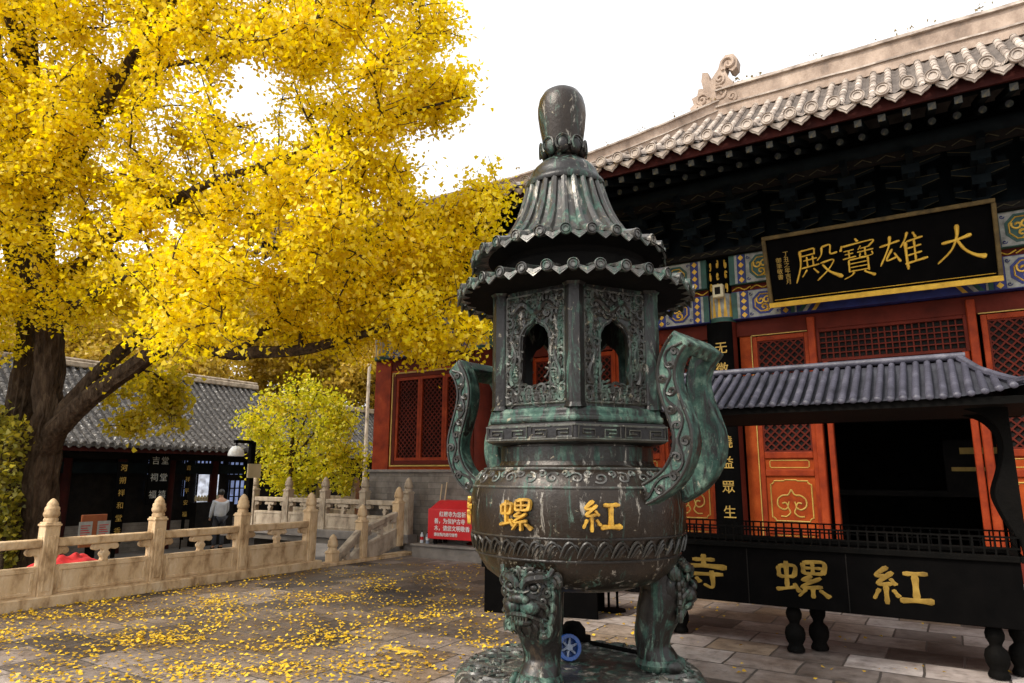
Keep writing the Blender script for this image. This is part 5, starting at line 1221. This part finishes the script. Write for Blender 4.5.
# signs in front of the shop
def board(px0, py0, px1, py1, X, label, chars, size, mat='black', cm='white', cat='sign', name='sign_board', cols=None):
    cm = 'dim_white' if cm == 'white' else cm
    a, b = onx(px0, py1, X), onx(px1, py0, X); y0, y1, z0, z1 = a.y, b.y, a.z, b.z
    e = empty(name, (X, (y0+y1)/2, z0)); tag(e, label, cat); w_ = (y1-y0)/2; h = z1-z0
    MB().box(-.03, .03, -w_, w_, 0, h).build('board', mat, e, bevel=.006)
    MB().box(-.045, -.031, -w_*.4, w_*.4, min(0, GZ-z0), h*.9).build('support', 'iron', e)
    for (yy, zz, s) in chars: text('character', s, size, cm, e, (.032, yy*w_, zz*h), (R(90), 0, R(90)), .003)
    return e
board(145, 452, 171, 505, -19.3, 'black shop board with three rows of white characters left of the shop door', [(-.45, .82, '吉'), (.45, .82, '堂'), (-.45, .5, '祠'), (.45, .5, '堂'), (-.45, .18, '福'), (.45, .18, '禧')], .24)
board(109, 462, 129, 544, -18.9, 'narrow tall black board with a column of gold characters nearest the ginkgo trunk', [(.1, .92-.155*i, c) for i, c in enumerate('河朔祥和堂香')], .19, cm='gold_dull')
board(180, 462, 190, 540, -19.5, 'narrow tall black board with small gold characters left of the lit shop window', [(0, .92-.15*i, c) for i, c in enumerate('吉祥平安福')], .16, cm='gold_dull')
pb = board(78, 514, 107, 548, -18.2, 'orange-framed poster board with two white sheets behind the balustrade', [], .1, mat='poster', cat='poster board', name='poster_board')
for y in (-.2, .24):
    MB().box(.031, .036, y-.16, y+.16, .12, .62).build('sheet', 'dim_white', pb); q = MB(); [q.box(.037, .040, y-.11, y+.11-.03*(i % 3), .18+.055*i, .20+.055*i) for i in range(7)]; q.build('red_print', 'cloth_red', pb)
# red cloth heap behind the balustrade
c = onx(68, 553, -10.4); mb = MB(); n = 26; vs = []
for j in range(n+1):
    for i in range(n+1):
        u, v = i/n*2-1, j/n*2-1; e = max(0, 1-u*u)*max(0, 1-v*v)
        vs.append((u*.30+.03*math.sin(9*v), v*.40+.03*math.sin(7*u+2), e**.5*.15+.03*e*math.sin(8*u+5*v)+.025*e*math.sin(13*v-6*u)))
mb.add(vs, [(j*(n+1)+i, j*(n+1)+i+1, (j+1)*(n+1)+i+1, (j+1)*(n+1)+i) for j in range(n) for i in range(n)])
hs_ = empty('stone_bench', (-10.4, c.y, GZ)); tag(hs_, 'low grey stone bench under the red cloth behind the balustrade', 'bench')
MB().box(-.4, .4, -.8, .8, .80, .92).build('seat', 'stone', hs_, bevel=.02)
for sy in (-.6, .6): MB().box(-.3, .3, sy-.12, sy+.12, 0, .80).build('leg', 'stone', hs_, bevel=.02)
o = mb.build('red_cloth', 'cloth_red', smooth=True); o.location = (-10.4, c.y, GZ+.925); tag(o, 'crumpled bright red cloth lying on a bench behind the marble balustrade', 'cloth')
# lamp post with hanging box
lp = empty('lamp_post', (-13, 9.95, GZ)); tag(lp, 'black lamp post with an arm, white bowl lamp and small cream sign panel', 'street lamp')
mb = MB(); mb.box(-.06, .06, -.06, .06, 0, 2.90); mb.box(-.09, .09, -.09, .09, 0, .35); mb.build('post', 'iron', lp, bevel=.01)
mb = MB(); mb.box(-.04, .04, -.46, .0, 2.86, 2.93); mb.box(-.015, .015, -.42, -.39, 2.76, 2.86); mb.build('arm', 'iron', lp, bevel=.006)
MB().lathe([(.03, 2.80), (.09, 2.78), (.15, 2.70), (.17, 2.62), (.165, 2.58), (0, 2.57)], 20, (0, -.40, 0)).build('lamp_bowl', 'globe', lp, smooth=True)
MB().box(.062, .10, -.14, .20, 2.12, 2.42).build('sign_panel', 'cream', lp, bevel=.005)
# ------------------------------------------------------------------ second house and pale pole far behind
h2 = empty('far_house', (-25, 25, GZ)); tag(h2, 'low grey-roofed house far behind the small lime tree', 'house')
MB().box(-4, 0, -5.5, 4, 0, 3.0).build('wall', 'soot', h2)
mb = MB(); tt = MB()
g_ = []
for i in range(9): t = i/8; g_ += [(1-3*t, -6, 3.0+interp([(0, 0), (.5, 1.15), (1, 2.6)], t)), (1-3*t, 4.5, 3.0+interp([(0, 0), (.5, 1.15), (1, 2.6)], t))]
mb.add(g_, [(i*2, i*2+1, i*2+3, i*2+2) for i in range(8)]); mb.add([(-2, -6, 5.6), (-2, 4.5, 5.6), (-5, 4.5, 3.0), (-5, -6, 3.0)], [(0, 1, 2, 3)])
tube_rows(None, tt, [-5.9+i*.26 for i in range(40)], lambda y: [Vector((1-3*t, y, 3.02+interp([(0, 0), (.5, 1.15), (1, 2.6)], t))) for t in [i/6 for i in range(7)]], AY, r=.07, seg=.3)
r2 = mb.build('roof', 'side_tile', h2); tt.build('cover_tiles', 'side_tile', r2, smooth=True); MB().box(-2.2, -1.8, -6.1, 4.6, 5.55, 5.8).build('ridge', 'marble_grey', r2, bevel=.03)
pq = at(366, 440, 30); pe = empty('pale_pole', (pq.x, pq.y, GZ)); tag(pe, 'thin pale concrete pole far behind beside the hall corner', 'pole')
MB().tube([(0, 0, 0), (0, 0, 7.0)], [.09, .07], 12).build('shaft', 'marble_grey', pe, smooth=True); MB().lathe([(.09, 7.0), (.09, 7.06), (0, 7.1)], 12).build('cap', 'marble_grey', pe)
# ------------------------------------------------------------------ visitor at the shop window
pq = onx(221, 500, -18.6); pr = empty('person', (pq.x, pq.y, GZ), R(78)); tag(pr, 'person in a white shirt and dark trousers seen from behind at the lit shop window', 'person')
def skin_body(name, verts, edges, rad, mat, root=0, sub=1):
    me = bpy.data.meshes.new(name); me.from_pydata(verts, edges, []); o = bpy.data.objects.new(name, me); COL.objects.link(o)
    o.modifiers.new('skin', 'SKIN')
    for v, r_ in zip(me.skin_vertices[0].data, rad): v.radius = r_ if isinstance(r_, tuple) else (r_, r_)
    me.skin_vertices[0].data[root].use_root = True
    s = o.modifiers.new('sub', 'SUBSURF'); s.levels = sub; s.render_levels = sub
    bpy.context.view_layer.update(); m2 = bpy.data.meshes.new_from_object(o.evaluated_get(bpy.context.evaluated_depsgraph_get())); bpy.data.objects.remove(o)
    m2.name = name; m2.materials.clear(); m2.materials.append(M[mat]); m2.shade_smooth()
    o = bpy.data.objects.new(name, m2); COL.objects.link(o); o.parent = pr; return o
bodyv = [(0, 0, .95), (0, .0, 1.12), (0, -.01, 1.30), (0, -.01, 1.42), (0, .01, 1.50), (0, .03, 1.58), (0, .03, 1.66),
         (.19, 0, 1.38), (.23, .04, 1.12), (.20, .20, .98), (.19, .27, .95), (-.19, 0, 1.38), (-.24, .02, 1.12), (-.23, .12, .90), (-.23, .15, .83),
         (.10, 0, .88), (.11, .02, .50), (.11, -.02, .09), (.11, .10, .04), (-.10, 0, .88), (-.11, .02, .50), (-.12, -.02, .09), (-.12, .10, .04)]
be = [(0, 1), (1, 2), (2, 3), (3, 4), (4, 5), (5, 6), (3, 7), (7, 8), (8, 9), (9, 10), (3, 11), (11, 12), (12, 13), (13, 14), (0, 15), (15, 16), (16, 17), (17, 18), (0, 19), (19, 20), (20, 21), (21, 22)]
br_ = [.12, .12, .13, .10, .05, .085, .07, .055, .042, .032, .035, .055, .042, .032, .035, .085, .058, .04, .035, .085, .058, .04, .035]
skin_body('body', bodyv, be, br_, 'skin', sub=2)
k = [0, 1, 2, 3, 7, 8, 9, 11, 12, 13]; mp_ = {a: i for i, a in enumerate(k)}
skin_body('shirt', [bodyv[i] if i else (0, 0, .86) for i in k], [(mp_[a], mp_[b]) for a, b in be if a in mp_ and b in mp_], [(.21, .16), (.20, .15), (.21, .15), (.15, .12), .08, .062, .05, .075, .062, .05], 'shirt', sub=2)
k = [0, 15, 16, 17, 19, 20, 21]; mp_ = {a: i for i, a in enumerate(k)}
skin_body('trousers', [bodyv[i] for i in k], [(mp_[a], mp_[b]) for a, b in be if a in mp_ and b in mp_], [(.17, .13), .105, .078, .065, .105, .078, .065], 'trousers', sub=2)
mb = MB(); mb.sphere((0, .015, 1.655), (.095, .105, .105), 14, 10); mb.build('hair', 'hair', pr, smooth=True)
for s in (1, -1): MB().sphere((s*.115, .06, .035), (.05, .13, .045), 12, 8).build('shoe', 'iron', pr, smooth=True)
# ------------------------------------------------------------------ trees
class Tree:
    """branch skeleton grown tip by tip towards targets; leaves gather along the outer twigs"""
    def __init__(s, tuft=0): s.tuft = tuft; s.P = []; s.R = []; s.mb = MB(); s.leaf = []
    def limb(s, pts, r0, r1, n=10, rough=.05, k=6):
        P = catmull([tuple(p) for p in pts], k); m = len(P)
        P = [p+nrg.normal(size=3)*rough*(r0+(r1-r0)*i/m) for i, p in enumerate(P)]
        rs = [r0+(r1-r0)*(i/(m-1))**.8 for i in range(m)]
        o_ = len(s.mb.v); s.mb.tube([tuple(p) for p in P], rs, n)
        if n >= 16:                                            # furrowed bark
            ph = nrg.uniform(0, 6.28, n)
            for i in range(m):
                for k_ in range(n):
                    q = 1+(.075*(k_ % 2*2-1)+.05*math.sin(ph[k_]+i*.55+1.3*math.sin(i*.21+k_)))*(1 if rs[i] > .06 else .5)
                    v = np.array(s.mb.v[o_+i*n+k_]); s.mb.v[o_+i*n+k_] = tuple(P[i]+(v-P[i])*q)
        for p, r_ in zip(P, rs):
            if r_ < .045 and s.tuft: s.leaf.append(p+nrg.normal(size=(s.tuft, 3))*.16)
        s.P += P; s.R += rs
    def grow(s, T, root_r, leaf_n, spread, sag=.12, twig=5, rmin=.006, rmax=.05):
        d = np.array([np.linalg.norm(t-np.array(s.P[0])) for t in T])
        for idx in np.argsort(d):
            t = T[idx]; A = np.array(s.P); dd = np.linalg.norm(A-t, axis=1)
            pen = dd+np.where(np.array(s.R) < .008, .35, 0); j = int(np.argmin(pen)); a = A[j]; L = dd[j]
            if L < .12: continue
            mid = a*.5+t*.5+np.array([0, 0, sag*L])+nrg.normal(size=3)*.10*L
            n = max(3, int(L/.22)); r0 = min(rmax, max(rmin, s.R[j]*.6, .010*L)); Q = []
            for i in range(n+1):
                q = i/n; Q.append((1-q)**2*a+2*q*(1-q)*mid+q*q*t+nrg.normal(size=3)*.015*min(1, L)*(0 < i < n))
            rs = [r0*(1-q/n)**.8+rmin*.6 for q in range(n+1)]
            s.mb.tube([tuple(p) for p in Q], rs, 5, False); s.P += Q[1:]; s.R += rs[1:]
            seg = Q[max(1, int(len(Q)*.35)):] if L > .9 else Q
            # side twigs
            tips = [np.array(Q)]
            for k in range(twig):
                b = np.array(seg[rnd.randrange(len(seg))]); dirn = nrg.normal(size=3)*[1, 1, .75]; dirn /= np.linalg.norm(dirn); ln = nrg.uniform(.25, .65)*spread
                e = b+dirn*ln; s.mb.tube([tuple(b), tuple((b+e)/2+nrg.normal(size=3)*.02), tuple(e)], [rmin*.9, rmin*.7, rmin*.4], 4, False)
                tips.append(np.array([b+(e-b)*q for q in (.25, .5, .75, 1.0)]))
            tips[0] = np.array(seg)
            for tp in tips:
                k = max(2, int(leaf_n/(twig+1))); c = tp[nrg.integers(0, len(tp), k)]
                if len(tp) > 1: 
                    i0 = nrg.integers(0, len(tp)-1, k); q = nrg.random((k, 1)); c = tp[i0]*(1-q)+tp[i0+1]*q
                s.leaf.append(c+nrg.normal(size=(k, 3))*spread*.15)
    def finish(s, name, label, cat, base, bark, leafm, size, group=None, crown='crown', up=.3):
        e = empty(name, base); tag(e, label, cat, group); b = np.array(base)
        s.mb.v = [tuple(np.array(p)-b) for p in s.mb.v]; s.mb.build('trunk', bark, e, smooth=True, angle=70)
        L = np.concatenate(s.leaf)-b; V, F = leaf_quads(L, size, up); fast_mesh(crown, V, F, leafm, e); return e
def in_poly(P, x, y):
    r = False; j = len(P)-1
    for i in range(len(P)):
        if (P[i][1] > y) != (P[j][1] > y) and x < (P[j][0]-P[i][0])*(y-P[i][1])/(P[j][1]-P[i][1])+P[i][0]: r = not r
        j = i
    return r
def edge_d(P, x, y):
    best = 1e9
    for i in range(len(P)):
        a, b = np.array(P[i-1], float), np.array(P[i], float); p = np.array([x, y]); t = np.clip(np.dot(p-a, b-a)/np.dot(b-a, b-a), 0, 1); best = min(best, np.linalg.norm(p-a-(b-a)*t))
    return best
g = Tree(26)
gb = at(35, 640, 10.9); gb = Vector((gb.x, gb.y, GZ))
def A(px, py, d): return tuple(at(px, py, d))
g.limb([tuple(gb), A(36, 560, 10.8), A(40, 500, 10.8), A(46, 440, 10.8), A(48, 400, 10.8), A(50, 340, 10.8), A(44, 270, 10.7), A(36, 180, 10.5), A(28, 60, 10.3), A(20, -120, 10.2)], .29, .12, 28, .05)
g.limb([(gb.x-.5, gb.y-.5, GZ), A(4, 520, 11.4), A(16, 430, 11.3), A(28, 370, 11.2), A(30, 320, 11.2), A(14, 240, 11.3), A(4, 140, 11.4), A(-20, -60, 11.4)], .28, .12, 28, .05)
g.limb([A(40, 462, 10.8), A(62, 424, 10.6), A(110, 383, 10.3), A(172, 346, 9.9), A(235, 352, 9.6), A(300, 350, 9.3), A(360, 335, 9.1), A(420, 318, 8.9)], .185, .035, 20, .05)
g.limb([A(44, 438, 10.8), A(80, 392, 10.7), A(135, 340, 10.6), A(185, 300, 10.5), A(240, 250, 10.4), A(300, 190, 10.2), A(350, 120, 10)], .14, .03, 16, .05)
g.limb([A(235, 352, 9.6), A(258, 335, 9.6), A(300, 285, 9.6), A(370, 250, 9.5), A(440, 215, 9.4), A(500, 196, 9.3)], .06, .012, 8)
g.limb([A(46, 300, 10.7), A(90, 255, 10), A(140, 220, 9.4), A(205, 185, 8.9), A(280, 160, 8.6), A(370, 125, 8.5), A(470, 95, 8.5)], .12, .012, 10)
g.limb([A(40, 220, 10.6), A(80, 150, 10), A(125, 70, 9.5), A(170, 5, 9.2), A(215, -80, 9)], .12, .04, 10)
g.limb([A(125, 70, 9.5), A(200, 60, 9.2), A(290, 40, 9), A(380, 10, 9)], .05, .012, 8)
g.limb([A(30, 90, 10.3), A(10, 20, 9.6), A(-20, -60, 9)], .10, .04, 10)
g.limb([A(48, 330, 10.8), A(85, 300, 9.6), A(130, 275, 8.6), A(180, 265, 7.9)], .08, .012, 8)
g.limb([A(10, 220, 11.3), A(-60, 160, 11), A(-160, 120, 10.6)], .10, .03, 8)
g.limb([A(36, 180, 10.5), A(100, 100, 11.6), A(170, 30, 12.4), A(260, -40, 12.8)], .09, .02, 8)
g.limb([A(115, 375, 10.2), A(150, 372, 10.9), A(172, 395, 11.4), A(150, 415, 11.6)], .03, .008, 6)
CROWN = [(-330, -320), (200, -330), (400, -170), (440, -20), (462, 15), (468, 45), (495, 88), (470, 110), (440, 150), (455, 165), (492, 160), (523, 186), (505, 215), (492, 240), (476, 262), (498, 290), (506, 335), (488, 362), (440, 378), (395, 355), (330, 366), (260, 350), (200, 340), (150, 352), (110, 335), (70, 345), (48, 330), (25, 322), (10, 350), (-20, 380), (-330, 330)]
HOLES = [((255, 78), 22, 26), ((215, 165), 20, 9), ((168, 95), 17, 7), ((300, 110), 12, 10), ((422, 176), 12, 13), ((145, 140), 14, 7), ((28, 58), 10, 13), ((285, 5), 14, 10)]
T = []
while len(T) < 1500:
    x, y = nrg.uniform(-330, 525), nrg.uniform(-330, 368)
    if not in_poly(CROWN, x, y): continue
    ed = edge_d(CROWN, x, y)
    if ed < 14: continue
    if (x < -140 or y < -110) and nrg.random() < .55: continue
    if any(((x-h[0][0])/(h[1]+8))**2+((y-h[0][1])/(h[2]+8))**2 < 1 for h in HOLES): continue
    base_d = 10.6-.0028*max(0, x); spr = min(1, ed/110)
    dd = base_d+nrg.uniform(-1, 1)*(.35+1.9*spr)
    if y > 240: dd = min(dd, 10.4)
    T.append(np.array(at(x, y, dd)))
for i in range(24):                                                # a low spray of leaves in front of the trunk fork
    T.append(np.array(at(nrg.uniform(130, 250), nrg.uniform(245, 345), nrg.uniform(7.0, 8.4))))
g.grow(T, .03, 200, .66, rmin=.0085)
keep = []
gk = g.finish('ginkgo_tree', 'huge golden yellow ginkgo with dark forked trunks standing behind the left balustrade', 'tree', tuple(gb), 'bark', 'leaf', .061, crown='crown')
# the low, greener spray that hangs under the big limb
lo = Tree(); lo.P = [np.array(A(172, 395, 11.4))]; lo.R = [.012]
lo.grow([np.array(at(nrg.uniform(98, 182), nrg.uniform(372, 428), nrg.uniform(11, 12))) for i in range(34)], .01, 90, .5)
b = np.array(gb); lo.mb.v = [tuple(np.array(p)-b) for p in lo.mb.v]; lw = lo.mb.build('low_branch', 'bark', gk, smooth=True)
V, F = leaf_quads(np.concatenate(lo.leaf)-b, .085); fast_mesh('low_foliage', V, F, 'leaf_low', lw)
# leafy shrub at the trunk foot
iv = Tree(); c = at(2, 560, 10.2); c = Vector((c.x, c.y, GZ)); iv.limb([tuple(c), tuple(c+Vector((0, 0, .8))), tuple(c+Vector((-.1, 0, 1.7)))], .05, .02, 6)
iv.grow([np.array(at(nrg.uniform(-60, 22), nrg.uniform(405, 560), nrg.uniform(9.9, 11))) for i in range(90)], .01, 60, .45)
iv.finish('leafy_shrub', 'dark yellow-green leafy shrub growing at the foot of the ginkgo, left edge', 'shrub', tuple(c), 'bark', 'leaf_ivy', .075)
# small lime tree by the bridge
st_ = Tree(); c = at(290, 520, 17.2); c = Vector((c.x, c.y, GZ))
st_.limb([tuple(c), A(291, 470, 17.2), A(293, 430, 17.2), A(298, 385, 17.2)], .09, .02, 8)
for (x, y) in ((258, 425), (340, 415), (330, 450), (262, 460), (318, 392)): st_.limb([A(292, 462, 17.2), A((292+x)/2, (455+y)/2-4, 17.1), A(x, y, 17)], .035, .012, 6)
SCR = [(300, 376), (325, 384), (345, 400), (352, 425), (364, 448), (362, 480), (340, 492), (315, 486), (290, 492), (268, 482), (252, 470), (262, 452), (250, 440), (236, 425), (236, 410), (262, 402), (280, 386)]
T = []
while len(T) < 165:
    x, y = nrg.uniform(230, 368), nrg.uniform(374, 494)
    if in_poly(SCR, x, y): T.append(np.array(at(x, y, 17.2+nrg.uniform(-1.3, 1.3)*min(1, .3+edge_d(SCR, x, y)/35))))
st_.grow(T, .02, 64, .72, twig=4)
st_.finish('lime_tree', 'small yellow-green tree standing in front of the far houses beside the bridge', 'tree', tuple(c), 'bark', 'leaf_lime', .085)
# autumn trees on the hillside, each a thing
def hill_tree(x, y, h, rad, seed):
    t = Tree(); z = -.6; 
    t.limb([(0, 0, 0), (.1, 0, h*.3), (0, .1, h*.6), (.1, .1, h*.9)], .18, .04, 7)
    T = []
    while len(T) < 60:
        p = nrg.uniform(-1, 1, 3)
        if np.dot(p, p) < 1 and np.dot(p, p) > .12: T.append(np.array([p[0]*rad, p[1]*rad, h*.62+p[2]*h*.38]))
    t.grow(T, .03, 190, 1.5, twig=3); return t
ht = hill_tree(0, 0, 7.5, 3.0, 1)
ht = ht.finish('autumn_tree', 'golden autumn tree on the hillside', 'tree', (0, 0, 0), 'bark', 'leaf_far', .16, 'autumn trees on the hillside behind the roofs')
spots = [(-31, 19), (-34.5, 23), (-33, 27.5), (-37, 31), (-31, 33), (-28, 37), (-42, 27), (-40, 20), (-45, 35), (-36, 39), (-33, 14.5), (-38, 12), (-26, 33.5), (-48, 22), (-30, 28.5), (-29.5, 31.5), (-34, 31), (-32.5, 30), (-28.2, 29.6)]
for i, (x, y) in enumerate(spots):
    t = ht if i == 0 else copy_tree(ht)
    dgs = math.hypot(x, y); t.location = (x, y, GZ+.6+max(0, (dgs-33)*.32)); t.rotation_euler = (0, 0, i*1.7); s_ = 1.3+.16*math.sin(i*2.3); t.scale = (s_, s_, s_*(1+.08*math.cos(i)))
    t['label'] = 'golden yellow autumn tree on the hillside behind the grey roofs, among similar trees'
# ------------------------------------------------------------------ fallen ginkgo leaves
n = 10500; pts = np.zeros((n, 3)); k = 0
while k < n:
    x, y = nrg.uniform(-9.1, 3), nrg.uniform(1.2, 10.4)
    d = math.hypot(x+9.6, (y-5.5)*.75); dens = math.exp(-((x+6.2)/2.6)**2-((y-3.6)/2.6)**2)+.22*math.exp(-((x+7.5)/2)**2-((y-7)/3)**2)+.03*math.exp(-(d/7)**2)+.005
    cl = .5+.5*math.sin(x*3.1+1.7*math.sin(y*2.3))*math.sin(y*2.7+1.3*math.sin(x*1.9))
    if nrg.random() < dens*(.10+.90*cl**2.2): pts[k] = (x, y, .012+nrg.uniform(0, .012)); k += 1
V, F = leaf_quads(pts, .034, flat=True); V[:, 2] = np.maximum(V[:, 2], .005)
tag(fast_mesh('fallen_leaves', V, F, 'fallen'), kind='stuff')
